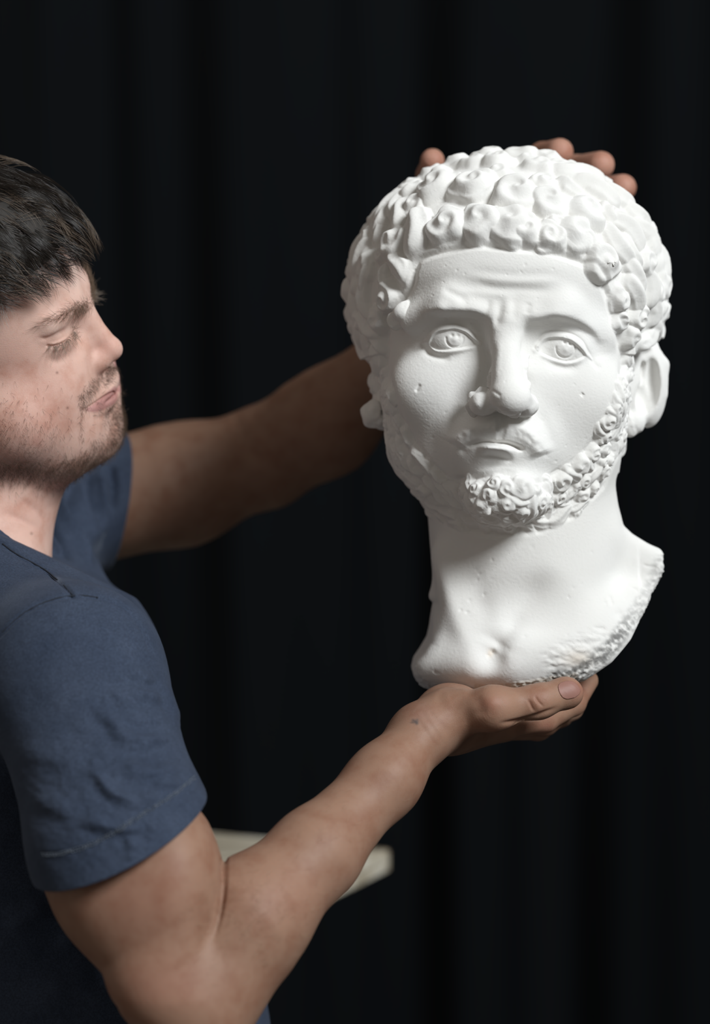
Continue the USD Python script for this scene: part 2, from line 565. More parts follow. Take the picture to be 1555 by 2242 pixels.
def build_curtain():
    xs = np.linspace(-1.6, 1.6, 300); zs = np.linspace(0.02, 3.05, 36)
    X, Z = np.meshgrid(xs, zs)
    rng = np.random.default_rng(5)
    Y = np.zeros_like(X)
    ph = np.cumsum(0.6 + 0.8 * np.interp(xs, np.linspace(-1.6, 1.6, 25), rng.random(25))) * (xs[1] - xs[0]) * 17
    sway = 0.25 * np.sin(Z * 1.3 + 1)
    Y = 0.030 * np.sin(ph[None] + sway) + 0.012 * np.sin(ph[None] * 2.3 + 1 + sway * 2) + 0.006 * np.sin(X * 60 + Z * 2)
    Y *= np.interp(Z, [0, 3.05], [1.15, 0.8])
    V = np.stack([X, 2.95 + Y, Z], -1).reshape(-1, 3)
    nz, nx = X.shape
    i = (np.arange(nz - 1)[:, None] * nx + np.arange(nx - 1)).ravel()
    Fc = np.vstack([np.stack([i, i + 1, i + nx + 1], 1), np.stack([i, i + nx + 1, i + nx], 1)])
    V, Fc = solidify(V, Fc, 0.002)
    N = normals(V, Fc)
    cur = thing('curtain', (0, 2.95, 0.0), 'black cloth curtain hanging in soft folds behind the man', 'curtain')
    part(cur, 'cloth', V, Fc, CLOTH_BLACK, N)
    a = np.linspace(0, 2 * math.pi, 17)[:-1]
    ring = np.stack([0 * a, np.cos(a) * .014, np.sin(a) * .014], 1)
    Vr = np.vstack([ring + [-1.7, 2.95, 3.07], ring + [1.7, 2.95, 3.07], [[-1.7, 2.95, 3.07], [1.7, 2.95, 3.07]]])
    k = np.arange(16); k2 = (k + 1) % 16
    Fr = np.vstack([np.stack([k, k2 + 16, k + 16], 1), np.stack([k, k2, k2 + 16], 1), np.stack([k * 0 + 32, k2, k], 1), np.stack([k * 0 + 33, k + 16, k2 + 16], 1)])
    part(cur, 'rail', Vr, Fr, FRAME_M, smooth=30)


build_curtain()
# ---------------------------------------------------------------- the plaster head
D0 = 1.60
S0 = D0 / F                                  # metres per pixel of the front drawing at the head's middle


def B(u, v, w=0.0): return C(u, v, D0 - w * S0)


def bell(u, v, w, r): return ell(B(u, v, w), np.array([r[0], r[2], r[1]]) * S0)


def bcone(a, b, ra, rb, flat=None): return cone(B(*a), B(*b), ra * S0, rb * S0, flat)


def prism(poly, round_=0.0):
    """an outline of the front drawing, cut straight through along the depth"""
    P = np.array([B(u, v)[[0, 2]] for u, v in poly])

    def f(X, Y, Z):
        sh = (X.size, Z.size)
        q = np.stack(np.broadcast_arrays(X[:, 0, :], Z[:, 0, :]), -1).reshape(-1, 2).astype(float)
        return (-in_poly(q, P)).reshape(sh)[:, None, :] + 0 * Y
    return f


BUST_OUT = [(600, 100), (1600, 100), (1600, 960), (1370, 990), (1350, 1050), (1356, 1105), (1366, 1150), (1385, 1168), (1420, 1190), (1447, 1202), (1453, 1212), (1452, 1250),
            (1432, 1288), (1410, 1322), (1365, 1392), (1320, 1440), (1262, 1480), (1200, 1492), (1110, 1506), (1000, 1510), (950, 1513), (925, 1505),
            (909, 1485), (903, 1464), (908, 1446), (924, 1425), (939, 1400), (944, 1375), (948, 1320), (600, 1250)]


def build_bust():
    f = Field(B(735, 1530, 0) * [1, 0, 1] + [0, 1.435, 0], B(1490, 300, 0) * [1, 0, 1] + [0, 1.765, 0], 0.00125)
    # neck and chest
    f.add(bcone((1142, 1040, -45), (1152, 1340, -25), 214, 200))
    f.add(bell(1175, 1425, -20, (330, 140, 215)), 70 * S0)
    f.add(bcone((1270, 1130, -80), (1490, 1300, -50), 75, 105), 80 * S0)
    f.add(bcone((978, 1220, 62), (1035, 1430, 140), 24, 24), 60 * S0)      # neck muscles to the notch
    f.add(bcone((1310, 1180, 40), (1110, 1430, 165), 26, 26), 60 * S0)
    f.add(bcone((1115, 1445, 165), (1400, 1330, 60), 22, 26), 70 * S0)     # collarbones
    f.add(bcone((1030, 1455, 165), (925, 1450, 90), 22, 30), 50 * S0)
    f.sub(bell(1080, 1428, 208, (16, 24, 22)), 40 * S0)
    f.sub(bell(1180, 1330, 195, (60, 36, 22)), 60 * S0)
    # cut to the outline of the broken edge
    pf = prism(BUST_OUT)
    sl, X = f.win(f.lo, B(0, 1040, 0) * [0, 0, 1] + [9, 9, 0])
    A = f.D[sl]; q = pf(*X).astype(np.float32)
    k = 22 * S0
    f.D[sl] = np.maximum(A, q) + np.square(np.maximum(k - np.abs(A - q), 0)) * (0.25 / k)
    # skull, face, jaw
    f.add(bell(1109, 642, -70, (336, 285, 352)), 30 * S0)
    f.add(bell(1107, 850, 35, (262, 290, 240)), 60 * S0)
    f.add(bell(1104, 975, 45, (240, 150, 205)), 40 * S0)
    f.add(bell(1108, 620, 120, (215, 130, 175)), 60 * S0)                  # forehead
    f.add(bell(945, 850, 175, (85, 75, 70)), 60 * S0)                      # cheekbones
    f.add(bell(1275, 868, 175, (80, 75, 68)), 60 * S0)
    f.add(bell(1095, 965, 228, (105, 80, 72)), 45 * S0)                    # mouth
    f.add(bell(1110, 1085, 218, (85, 58, 80)), 40 * S0)                    # chin
    # brow ridges, eye hollows, eyeballs
    f.add(bcone((1080, 700, 278), (985, 672, 262), 28, 28), 40 * S0)
    f.add(bcone((985, 672, 262), (900, 700, 205), 28, 22), 40 * S0)
    f.add(bcone((1128, 700, 278), (1225, 680, 262), 28, 28), 40 * S0)
    f.add(bcone((1225, 680, 262), (1318, 735, 190), 28, 22), 40 * S0)
    f.sub(bell(992, 738, 300, (72, 44, 48)), 30 * S0)
    f.sub(bell(1230, 758, 295, (76, 46, 48)), 30 * S0)
    f.sub(bell(1050, 745, 305, (24, 46, 34)), 30 * S0)
    f.sub(bell(1160, 755, 305, (24, 46, 34)), 30 * S0)
    f.add(bell(992, 744, 192, (64, 56, 72)), 12 * S0)
    f.add(bell(1234, 764, 190, (66, 56, 72)), 12 * S0)
    # nose
    f.add(bcone((1104, 712, 268), (1114, 860, 352), 25, 36), 34 * S0)
    f.add(bell(1120, 874, 360, (40, 33, 40)), 18 * S0)
    f.add(bell(1058, 884, 312, (30, 25, 36)), 20 * S0)
    f.add(bell(1148, 888, 318, (26, 24, 36)), 20 * S0)
    f.sub(bell(1082, 902, 352, (15, 11, 24)), 8 * S0)
    f.sub(bell(1139, 903, 345, (11, 7, 20)), 7 * S0)
    # ears: the right one free, the left one under the curls
    f.add(bell(1418, 842, -45, (44, 96, 55)), 16 * S0)
    f.add(bell(1378, 850, -30, (40, 80, 50)), 20 * S0)
    f.add(bcone((1410, 766, -50), (1446, 800, -38), 24, 19), 12 * S0)
    f.add(bcone((1446, 800, -38), (1444, 862, -28), 18, 15), 8 * S0)
    f.add(bcone((1444, 862, -28), (1416, 905, -22), 15, 15), 8 * S0)
    f.sub(bell(1428, 838, 4, (19, 58, 34)), 7 * S0)
    f.sub(bell(1412, 872, 4, (22, 36, 34)), 8 * S0)
    f.sub(bell(1408, 820, -2, (8, 30, 22)), 6 * S0)
    f.add(bell(1386, 925, -12, (27, 29, 32)), 10 * S0)
    f.add(bell(862, 850, -40, (40, 90, 50)), 20 * S0)
    f.add(bell(822, 905, -10, (17, 22, 22)), 10 * S0)
    V, Fc = f.mesh()
    V = taubin(V, Fc, 4)
    c = Clay(V, Fc)
    m = (c.uv[:, 0] > 800) & (c.uv[:, 0] < 1400) & (c.uv[:, 1] > 420) & (c.uv[:, 1] < 1185) & (c.face > 0.05)
    V, Fc = refine(c.V, c.F, m[c.F].all(1))
    w = np.zeros(len(V)); w[len(c.V):] = 1
    V = relax(V, Fc, 2, None, 0.4)
    return Clay(V, Fc)


SKIN = [(845, 770), (850, 705), (878, 662), (900, 622), (905, 590), (920, 565), (965, 550), (1040, 535), (1120, 541), (1190, 546), (1240, 560), (1290, 580), (1318, 612),
        (1334, 650), (1347, 695), (1358, 740), (1366, 790), (1362, 835), (1346, 880), (1330, 920), (1305, 965), (1272, 1005), (1225, 1036), (1180, 1060),
        (1150, 1054), (1110, 1040), (1060, 1046), (1020, 1052), (985, 1050), (945, 1022), (915, 985), (892, 945), (872, 905), (856, 855), (846, 810)]
NECKLINE = np.array([(700, 1000), (835, 1000), (870, 1050), (930, 1118), (1000, 1158), (1090, 1172), (1190, 1160), (1262, 1125), (1325, 1062), (1352, 1000), (1372, 960), (1500, 940)], float)

# carved locks: (u, v, radius, kind); kind c/d = curl turning one way or the other, l = long lock (then slant in degrees)
CURLS_HAIR = '''872 535 36 c;917 508 40 l 80;985 500 42 d;1057 493 44 d;1114 500 44 c;1150 509 34 d;1203 525 33 c;1211 498 22 d;1251 517 40 d;1275 530 28 d;1312 576 40 c;1348 538 34 l 60
870 414 32 d;861 460 32 l 110;883 475 30 l 80;915 456 28 d;964 420 46 d;1040 418 46 d;1130 432 48 c;1203 453 42 c;1276 472 42 c;1362 505 36 l 50
949 371 40 l 130;1001 361 35 c;1068 348 39 d;1146 345 41 c;1203 360 38 c;1252 392 36 l 35;1187 408 26 c;1092 388 24 d;1300 425 38 l 40;1290 385 34 l 30;1345 440 36 l 45;1385 480 34 l 50;1330 475 26 c
1410 525 32 l 60;1440 575 32 l 70;1405 575 30 c;1375 555 26 l 60;1455 610 26 l 85;1380 600 30 l 70;1430 640 24 c
820 432 27 l 120;817 480 27 c;785 498 28 l 110;817 524 28 d;782 548 28 l 100;812 584 28 c;770 575 24 l 95;879 582 26 l 60;838 512 18 l 90;845 560 18 d
812 606 26 l 100;772 638 32 c;808 657 27 l 95;858 652 32 c;755 683 24 l 90;802 703 28 d;836 698 29 c;773 712 28 c;819 754 26 l 85;777 750 28 d;850 610 20 l 80;835 745 20 l 80
1380 638 30 l 65;1350 657 24 c;1419 629 26 l 70;1389 696 28 d;1352 702 22 c;1376 734 25 c;1427 732 18 c;1425 680 22 l 80;1461 650 22 l 85;1457 702 22 l 85;1441 690 18 c;1405 760 20 d'''
CURLS_BEARD = '''824 795 20 c;789 791 22 d;812 820 18 l 85;812 845 20 c;847 858 18 l 75;821 888 18 l 85;852 890 17 d;799 908 25 d;827 926 18 l 80;853 926 18 c;870 930 15 l 75;830 965 18 l 80;856 972 20 l 75;888 952 14 l 75;877 976 16 l 70
1376 779 18 l 60;1380 802 15 l 60;1379 820 16 c;1389 840 14 l 70;1362 840 16 c;1357 860 17 l 60;1370 865 13 c;1352 877 15 l 50;1348 894 15 c;1342 908 17 l 45;1331 924 20 d;1357 930 15 l 70;1350 948 15 d;1314 942 16 l 45;1372 905 13 l 80
1324 955 17 d;1347 985 14 l 75;1322 984 16 c;1300 993 17 d;1291 1015 14 l 60;1319 1013 13 d;1337 1008 12 c;1270 1018 22 d;1324 1033 16 c;1300 1040 18 l 110;1280 1053 16 c;1263 1065 12 c;1254 1036 20 l 40;1229 1052 24 d;1222 1087 20 d;1248 1082 15 l 110;1276 1087 18 c;1229 1102 14 l 20;1270 1106 18 l 160;1220 1128 24 l 150;1266 1124 12 c
1143 1068 25 d;1168 1074 17 c;1136 1098 16 l 20;1166 1108 20 l 90;1113 1104 16 c;1097 1117 11 l 20;1145 1120 16 d;1184 1098 16 c;1182 1136 20 l 20;1117 1138 14 l 20;1201 1117 16 l 100;1150 1145 15 l 20;1198 1060 17 l 40
858 1000 20 l 80;865 1036 18 l 75;877 990 14 l 75;890 1036 15 l 72;915 1000 13 l 60;934 1022 14 l 60;954 1042 12 l 65;930 1074 18 c;910 1084 16 l 60;947 1104 18 l 50;969 1070 13 l 75;985 1072 12 l 80;999 1078 14 l 80;1017 1074 16 d;1029 1057 14 l 80;1042 1072 14 c;1057 1107 20 c;1040 1102 14 l 70;1024 1112 12 d;990 1095 15 l 60;1074 1082 16 c;940 1126 16 l 45;982 1124 18 l 45;999 1148 16 l 25;1085 1060 16 d;1110 1070 16 c;1060 1140 18 l 15;1030 1138 14 l 20;905 1050 15 l 70;960 1130 14 l 40;1090 1150 14 l 10;885 1010 14 l 72;905 1025 13 l 65'''


def parse(txt):
    out = []
    for t in txt.replace('\n', ';').split(';'):
        a = t.split()
        if a: out.append((float(a[0]), float(a[1]), float(a[2]), a[3], float(a[4]) if len(a) > 4 else 0.0))
    return out


def carve_bust(c):
    # brows and frown
    st, sp_ = c.stroke, c.step
    sp_([(1084, 714), (1058, 699), (1033, 689), (1003, 687), (974, 687), (944, 686), (915, 698)][::-1], 15, -3.0)
    sp_([(1122, 719), (1147, 717), (1177, 705), (1202, 697), (1222, 697), (1250, 703), (1280, 715), (1303, 734), (1322, 764)], 15, -2.8)
    for (x, y, r, a) in ((1040, 675, 22, 2.2), (1000, 668, 18, 1.2), (962, 673, 16, 1.8), (940, 680, 10, 1.0), (1160, 690, 26, 1.6), (1215, 678, 26, 1.2)): c.blob((x, y), r, a)
    c.update()
    st([(1099, 645), (1096, 675), (1090, 700), (1084, 722)], 10, -2.4, taper=(.5, .3))
    st([(1127, 650), (1126, 680), (1126, 706)], 9, -.8)
    st([(1075, 655), (1062, 685), (1050, 700)], 7, -1.2)
    st([(1160, 660), (1152, 690)], 8, -1.0, n=2)
    st([(1112, 640), (1110, 680), (1106, 715)], 14, 0.8)
    st([(1010, 612), (1041, 619), (1084, 629), (1140, 632), (1194, 637), (1235, 640)], 10, -1.1)
    st([(985, 634), (1035, 640), (1085, 646), (1140, 646)], 9, 1.0)
    st([(1015, 604), (1081, 612), (1140, 616), (1215, 617), (1255, 628)], 11, 1.0)
    st([(1000, 584), (1027, 589), (1081, 598), (1140, 602), (1206, 600), (1250, 604)], 11, -.7)
    st([(965, 630), (990, 642), (1015, 655), (1030, 662)], 8, -1.5)
    c.blob((985, 600), (50, 28), 1.0); c.blob((1220, 585), (60, 25), 0.9)
    # eyes: (upper lid edge, fold above the lid, lower lid edge)
    eyes = (([(940, 752), (947, 738), (959, 728), (977, 724), (996, 722), (1018, 729), (1033, 741), (1047, 754)],
             [(926, 750), (944, 728), (967, 714), (992, 710), (1011, 714), (1029, 724), (1053, 750)],
             [(940, 753), (952, 764), (971, 767), (996, 765), (1018, 761), (1034, 757), (1047, 755)], (996, 741), 19, ((990, 734), (1003, 735))),
            ([(1180, 769), (1187, 751), (1202, 742), (1228, 741), (1250, 747), (1267, 760), (1282, 777)],
             [(1173, 758), (1191, 732), (1221, 726), (1250, 732), (1273, 746), (1285, 766), (1297, 788)],
             [(1180, 770), (1206, 783), (1228, 790), (1243, 792), (1265, 788), (1282, 778)], (1239, 762), 21, ((1237, 750), (1249, 753))))
    for up, fold, low, iris, ri, pits in eyes:
        lens = up + low[::-1][1:-1]
        c.fill(lens, 7, -1.3)
        c.fill(up + fold[::-1], 6, 1.7)
        st(up, 3.2, 0.9, taper=(.1, .1)); st(fold, 4.2, -1.7, taper=(.1, .12))
        st([(x, y + 5) for x, y in low], 5, 1.3, taper=(.12, .12))
        st(up, 2.6, -1.0, taper=(.1, .1)); st([(x, y - 1) for x, y in low], 2.4, -0.7, taper=(.15, .15))
        ring = [(iris[0] + ri * math.cos(a), iris[1] + ri * math.sin(a)) for a in np.linspace(-0.35, math.pi + 0.35, 12)]
        st(ring, 2.6, -1.0, taper=(.08, .08))
        c.blob(iris, 11, 0.5)
        for p in pits: c.blob(p, 3.6, -1.6)
        c.blob((iris[0] + 1, iris[1] + 4), 5, 0.5)
        c.update()
    st([(930, 762), (945, 776), (965, 783), (990, 786)], 8, -1.6)
    c.blob((935, 767), 9, -2.0)
    st([(1192, 792), (1215, 803), (1245, 808), (1275, 803)], 9, -1.5)
    st([(1288, 776), (1305, 800), (1320, 812)], 6, -0.9)
    c.blob((1171, 768), 5, 1.0); st([(1178, 758), (1177, 772)], 2.5, -0.7, n=2)
    st([(905, 722), (890, 750), (885, 775)], 22, -1.2); st([(1315, 740), (1325, 790)], 18, -1.0, n=2)
    # nose planes, wings and cheeks
    st([(1078, 745), (1070, 790), (1062, 835), (1045, 862)], 14, -3.4, taper=(.3, .2))
    st([(1132, 760), (1142, 810), (1160, 855)], 12, -1.6)
    st([(1094, 735), (1088, 790), (1082, 840)], 9, 1.0)
    st([(1034, 860), (1026, 880), (1032, 902)], 7, -2.6)
    c.blob((1042, 886), 11, 1.4)
    st([(1162, 872), (1170, 892)], 7, -1.5, n=2)
    st([(1020, 890), (1003, 915), (988, 945), (980, 980)], 15, -3.0, taper=(.25, .4))
    st([(1172, 890), (1190, 925), (1205, 965), (1206, 995)], 13, -1.7)
    c.blob((1010, 870), (28, 40), -1.4)
    c.blob((1090, 880), (12, 10), -1.0)
    c.update()
    c.soften([(1118, 884), (1175, 884), (1175, 918), (1118, 918)], 6, 12)
    # moustache, mouth
    st([(1092, 936), (1060, 936), (1028, 946), (1004, 960), (994, 976)], 20, 6.4, taper=(.05, .12))
    st([(1104, 934), (1135, 940), (1162, 958), (1180, 982), (1187, 1000)], 20, 6.6, taper=(.05, .12))
    st([(1100, 908), (1099, 930)], 8, -0.5, n=2)
    c.update()
    st([(1014, 980), (1042, 971), (1066, 968), (1088, 971), (1111, 972), (1134, 980), (1152, 989)], 5.5, -4.2, taper=(.12, .15))
    st([(1040, 983), (1066, 980), (1092, 982), (1116, 987), (1136, 994)], 11, 4.2)
    st([(1046, 1000), (1070, 997), (1092, 998), (1115, 1006), (1130, 1012)], 7, -2.2)
    c.blob((1090, 1020), (40, 14), -1.8); c.blob((1015, 985), 9, -2.0); c.blob((1030, 1005), (18, 18), -1.2)
    c.blob((1112, 1052), (45, 22), 2.2)
    c.blob((1098, 942), (13, 13), 3.2)
    rng = np.random.default_rng(3)
    for s_ in (-1, 1):                                  # locks of the moustache
        for k in range(9):
            t = max((k + rng.uniform(-.2, .2)) / 8, 0.0)
            x = (1092 - 92 * t) if s_ < 0 else (1106 + 78 * t)
            y = (936 + 32 * t**1.6) if s_ < 0 else (938 + 52 * t**1.6)
            dx = s_ * (7 + 10 * t); q = rng.uniform(-3, 3)
            L = [(x - dx * .4, y - 15 + q), (x + dx * .5, y + q), (x + dx * .7, y + 15 + q)]
            st(L, rng.uniform(4.5, 7), rng.uniform(-1.1, -0.4), taper=(.35, .35), n=4)
    for k in range(26):
        c.blob((rng.uniform(1000, 1180), rng.uniform(935, 975)), rng.uniform(4, 8), rng.uniform(-.5, .7))
    c.update()
    c.soften([(1122, 745), (1150, 770), (1190, 850), (1196, 905), (1168, 905), (1150, 860), (1128, 800)], 14, 22)
    c.soften([(1086, 745), (1060, 770), (1015, 850), (1012, 905), (1036, 905), (1052, 860), (1078, 800)], 10, 22)
    c.soften([(1082, 908), (1118, 908), (1120, 955), (1078, 955)], 10, 14)
    st([(1040, 985), (1066, 982), (1092, 984), (1116, 990), (1136, 998)], 11, 2.4)
    st([(1030, 973), (1066, 967), (1090, 969), (1114, 972), (1148, 986)], 4, -1.6, taper=(.1, .1))
    c.update()
    # chest: notch, chips, scars
    st([(1215, 1235), (1160, 1305), (1115, 1370), (1082, 1425)], 30, -4.0, taper=(.4, .1))
    st([(955, 1230), (975, 1300), (1005, 1375), (1035, 1440)], 20, 2.0, taper=(.3, .3))
    st([(1040, 1280), (1060, 1350), (1068, 1410)], 26, -1.5, taper=(.4, .2))
    c.update()
    c.blob((1079, 1428), 7, -3.0); c.blob((1070, 1436), 4, -1.6)
    st([(1150, 1340), (1105, 1400), (1085, 1425)], 14, -1.5, taper=(.5, .2))
    for L, r, a in (([(1335, 1300), (1338, 1315), (1342, 1328)], 3, -1.5), ([(1325, 1300), (1330, 1318), (1335, 1332)], 3, 0.7), ([(1378, 1287), (1394, 1291), (1396, 1302)], 3, -1.5),
                    ([(1298, 1376), (1315, 1376), (1328, 1374)], 3, -1.3), ([(1405, 1235), (1420, 1240), (1440, 1242)], 2.5, -0.9),
                    ([(910, 860), (916, 848), (922, 840)], 4, -1.2), ([(1272, 868), (1278, 860)], 4, -1.2), ([(1100, 870), (1084, 858), (1070, 852)], 4, -0.9)):
        st(L, r, a, n=4)
    c.blob((1356, 1345), 9, -1.6)
    for k in range(46):
        x, y = rng.uniform(930, 1420), rng.uniform(1190, 1490)
        c.blob((x, y), (rng.uniform(1.6, 4.5), rng.uniform(1.6, 3.4)), rng.uniform(-.9, -0.2))
    for k in range(70):
        x, y = rng.uniform(880, 1340), rng.uniform(560, 1040)
        c.blob((x, y), rng.uniform(1.8, 3.2), rng.uniform(-0.5, -0.2))
    c.update()


def hair_bust(c):
    """raises hair and beard from the skin, cuts them into curls; returns the face regions and the curl of every vertex"""
    uv, w = c.uv, (D0 - c.V[:, 1]) / S0
    front = (c.face > -0.1) & (w > -60)
    skin = np.where(front, in_poly(uv, spl(SKIN, 4, True)), -60.0)
    ny = np.interp(uv[:, 0], NECKLINE[:, 0], NECKLINE[:, 1])
    ny = np.where(w < -40, np.minimum(ny, 1010 + 0.25 * np.minimum(w, 0)), ny)
    up = ny - uv[:, 1]                               # > 0 above the neck line
    ear0 = (np.abs(uv[:, 0] - 1115) > 262) & (np.abs(uv[:, 0] - 1107) < 370) & (uv[:, 1] > 775) & (uv[:, 1] < 955) & (w > -110) & (w < 60) & (uv[:, 0] > 1385)
    eq = np.sqrt(((uv[:, 0] - 1426) / 52)**2 + ((uv[:, 1] - 852) / 104)**2)
    ew = smooth01((1.12 - eq) / .22) * (w > -95) * (w < 70)
    ear = ew > .5
    hm = smooth01((-skin + 3) / 9) * smooth01(up / 14) * (1 - ew)
    beard = uv[:, 1] > 775
    lift = np.where(beard, 1.2, 3.4) * 1e-3 * hm
    lift *= np.where(beard, smooth01(up / 60) * .6 + .4, 1)
    V0 = c.V.copy()
    Ns = c.N
    # centres of the traced curls on the surface
    centres = []
    for kind, lst in (('h', parse(CURLS_HAIR)), ('b', parse(CURLS_BEARD))):
        for (u, v, R, t, a) in lst:
            i = c.pick((u - 14, v - 14), (u + 14, v + 14), -0.15)
            i = i[c.V[i, 1] < D0 + 0.06]
            if not len(i): continue
            sc = np.hypot(uv[i, 0] - u, uv[i, 1] - v) + (c.V[i, 1] - 1.4) / S0 * 0.03
            centres.append((i[np.argmin(sc)], R * (1.10 if kind == 'h' else 1.05), t, a, kind))
    global N_TRACED
    N_TRACED = len(centres)
    # the sides and the back, which the drawing does not show, are filled the same way
    rng = np.random.default_rng(11)
    cand = np.nonzero((hm > 0.9))[0]
    rng.shuffle(cand)
    cand = cand[:9000]
    pts = [V0[q[0]] for q in centres]; rad = [q[1] * S0 for q in centres]
    P = np.array(pts); Rr = np.array(rad)
    for i in cand:
        b = uv[i, 1] > 800 and w[i] > -40
        if Ns[i, 1] < -.35 and uv[i, 1] < 1150: lim = .98
        else: lim = .66
        R = (15 if b else 31) * rng.uniform(.85, 1.15)
        d = np.linalg.norm(P - V0[i], axis=1)
        if (d < lim * (Rr + R * S0)).any(): continue
        P = np.vstack([P, V0[i]]); Rr = np.r_[Rr, R * S0]
        if b: centres.append((i, R, 'l' if rng.random() < .6 else 'c', rng.uniform(40, 100), 'b'))
        else: centres.append((i, R, 'cdl'[rng.integers(3)], rng.uniform(40, 140), 'h'))
    tree = cKDTree(V0)
    H = np.full(len(V0), 0.0); own = np.full(len(V0), -1)
    Hd = np.full(len(V0), -9.0)
    for ci, (i0, R, t, ang, kind) in enumerate(centres):
        Rm = R * S0
        ids = np.array(tree.query_ball_point(V0[i0], Rm * 2.1))
        n0 = Ns[ids].mean(0); n0 /= np.linalg.norm(n0)
        ids = ids[(Ns[ids] @ n0) > 0.0]
        e2 = np.array([0, 0, -1.0]) - n0 * -n0[2]
        if np.linalg.norm(e2) < .25: e2 = np.array([0, -1.0, 0]) + n0 * n0[1]
        e2 /= np.linalg.norm(e2); e1 = np.cross(e2, n0)
        if e1[0] < 0 and n0[1] < 0: e1 = -e1
        q = V0[ids] - V0[i0]
        x, y = q @ e1 / Rm, q @ e2 / Rm
        wob = 0.10 * np.sin(3 * np.arctan2(y, x) + ci * 1.7) + 0.06 * np.sin(5 * np.arctan2(y, x) + ci)
        if t == 'l':
            a = math.radians(ang); X, Y = x * math.cos(a) + y * math.sin(a), -x * math.sin(a) + y * math.cos(a)
            Y = Y + 0.22 * np.sin(X * 1.9 + ci)          # a slight S-bend
            rho = np.sqrt((X / 1.45)**2 + (Y / 0.78)**2) * (1 + wob * .6)
            ph = Y * 7.0 + 0.8 * X
            gro = 0.075 * np.cos(ph)
        else:
            chi = 1 if t == 'c' else -1
            sh = 0.10
            X, Y = x + sh * math.cos(ci * 2.1), y + sh * math.sin(ci * 2.1)
            rho = np.sqrt(x * x + y * y) * (1 + wob)
            r2 = np.sqrt(X * X + Y * Y)
            phi = np.arctan2(Y, X) * chi
            gro = 0.10 * np.cos(phi + 2 * math.pi * r2 / (0.95 + 0.25 * math.sin(ci * 5.0)) + ci) * smooth01(r2 / .25)
            gro -= 0.06 * np.exp(-(r2 / .16)**2)
        dome = np.where(rho < 1, np.maximum(1 - rho**2.2, 0)**.6, 0) - np.maximum(rho - 1, 0) * 1.6
        amp = Rm * (0.58 if kind == 'h' else (0.36 if t == 'l' else 0.48))
        g = Rm * gro * smooth01((1.02 - rho) / .3) * (1.05 if kind == 'h' else 1.1)
        val = dome * amp + g
        m = val > Hd[ids]
        k = ids[m]
        Hd[k] = val[m]; own[k] = np.where(rho[m] < 1.0, ci, own[k])
    inner = smooth01((-skin + 16) / 16) * smooth01((up + 18) / 18) * (1 - ew)
    H = np.where(Hd > -5, np.maximum(Hd, -0.0022), -0.0018)
    # loose grain of the carved strands between the curls
    H += 0.0004 * (fbm(V0 * 260, 2, 5) - .5)
    covered = np.where(Hd > 0, smooth01((-skin + 26) / 12), inner) * (1 - ew) * smooth01((up + 14) / 14)
    H = lift + H * covered
    M = laplace(c.F, len(V0))
    H = 0.8 * H + 0.2 * (M @ H)
    c.V = V0 + Ns * H[:, None]
    w2 = np.where(hm > 0.2, 1.0, 0.0)
    c.V = relax(c.V, c.F, 1, w2, 0.35)
    c.update()
    own = np.where(Hd > 0.0, own, -1)
    hairv = (hm > 0.45) | ((own >= 0) & (covered > .5))
    return hairv, beard & hairv, ear, own, centres


clay = build_bust()
carve_bust(clay)
hairv, beardv, earv, ownv, curl_list = hair_bust(clay)

# the broken rim at the lower right
dl, tl, _ = poly_dist(clay.uv, spl([(1452, 1228), (1425, 1290), (1380, 1360), (1330, 1425), (1265, 1475), (1215, 1487)], 6))
rim = smooth01((26 - dl) / 18) * (clay.uv[:, 1] > 1215)
rough = fbm(clay.V * 520, 3, 9) - .5
clay.V += clay.N * (rim * (rough * 0.0028 - 0.0006))[:, None]
dl2, _, _ = poly_dist(clay.uv, spl([(1215, 1440), (1260, 1420), (1310, 1405)], 6))
clay.V += clay.N * (smooth01((40 - dl2) / 30) * ((fbm(clay.V * np.array([150, 150, 320]), 3, 4) - .5) * 0.004))[:, None]
dl3, _, _ = poly_dist(clay.uv, np.array([(905, 1465), (930, 1505), (1100, 1506), (1260, 1482)], float))
clay.V += clay.N * (smooth01((14 - dl3) / 10) * (rough * 0.003))[:, None]
clay.V += clay.N * ((fbm(clay.V * 900, 2, 2) - .5) * 0.00018)[:, None]
clay.update()
# ---------------------------------------------------------------- materials

PLASTER = mat('plaster', {
    'g': ('geometry', {}),
    'n1': ('noise_texture', {'scale': 9.0, 'detail': 4.0}), 'n2': ('noise_texture', {'scale': 420.0, 'detail': 3.0}),
    'v': ('voronoi_texture', {'scale': 170.0}), 'vr': ('rgb_ramp', {'ramp': [(0.0, (0, 0, 0)), (0.10, (1, 1, 1)), (1, (1, 1, 1))]}),
    'col': ('rgb_ramp', {'ramp': [(0.3, (0.80, 0.785, 0.755)), (0.7, (0.85, 0.84, 0.82))]}),
    'at': ('attribute', {'attribute': 'stain'}), 'mx': ('mix_color', {'blend_type': 'multiply', 'fac': 1.0}),
    'm': ('math', {'math_type': 'add'}), 'b': ('bump', {'strength': 0.28, 'distance': 0.0006}),
    'b2': ('bump', {'strength': 0.30, 'distance': 0.0005}),
    'p': ('principled_bsdf', {'roughness': 0.85, 'specular_ior_level': 0.2, 'diffuse_roughness': 0.3})},
    [('g.position', 'n1.vector'), ('g.position', 'n2.vector'), ('g.position', 'v.vector'), ('n1.fac', 'col.fac'), ('col.color', 'mx.a'), ('at.color', 'mx.b'), ('mx.result', 'p.base_color'),
     ('n2.fac', 'b.height'), ('v.distance', 'vr.fac'), ('vr.color', 'b2.height'), ('b.normal', 'b2.normal'), ('b2.normal', 'p.normal')])
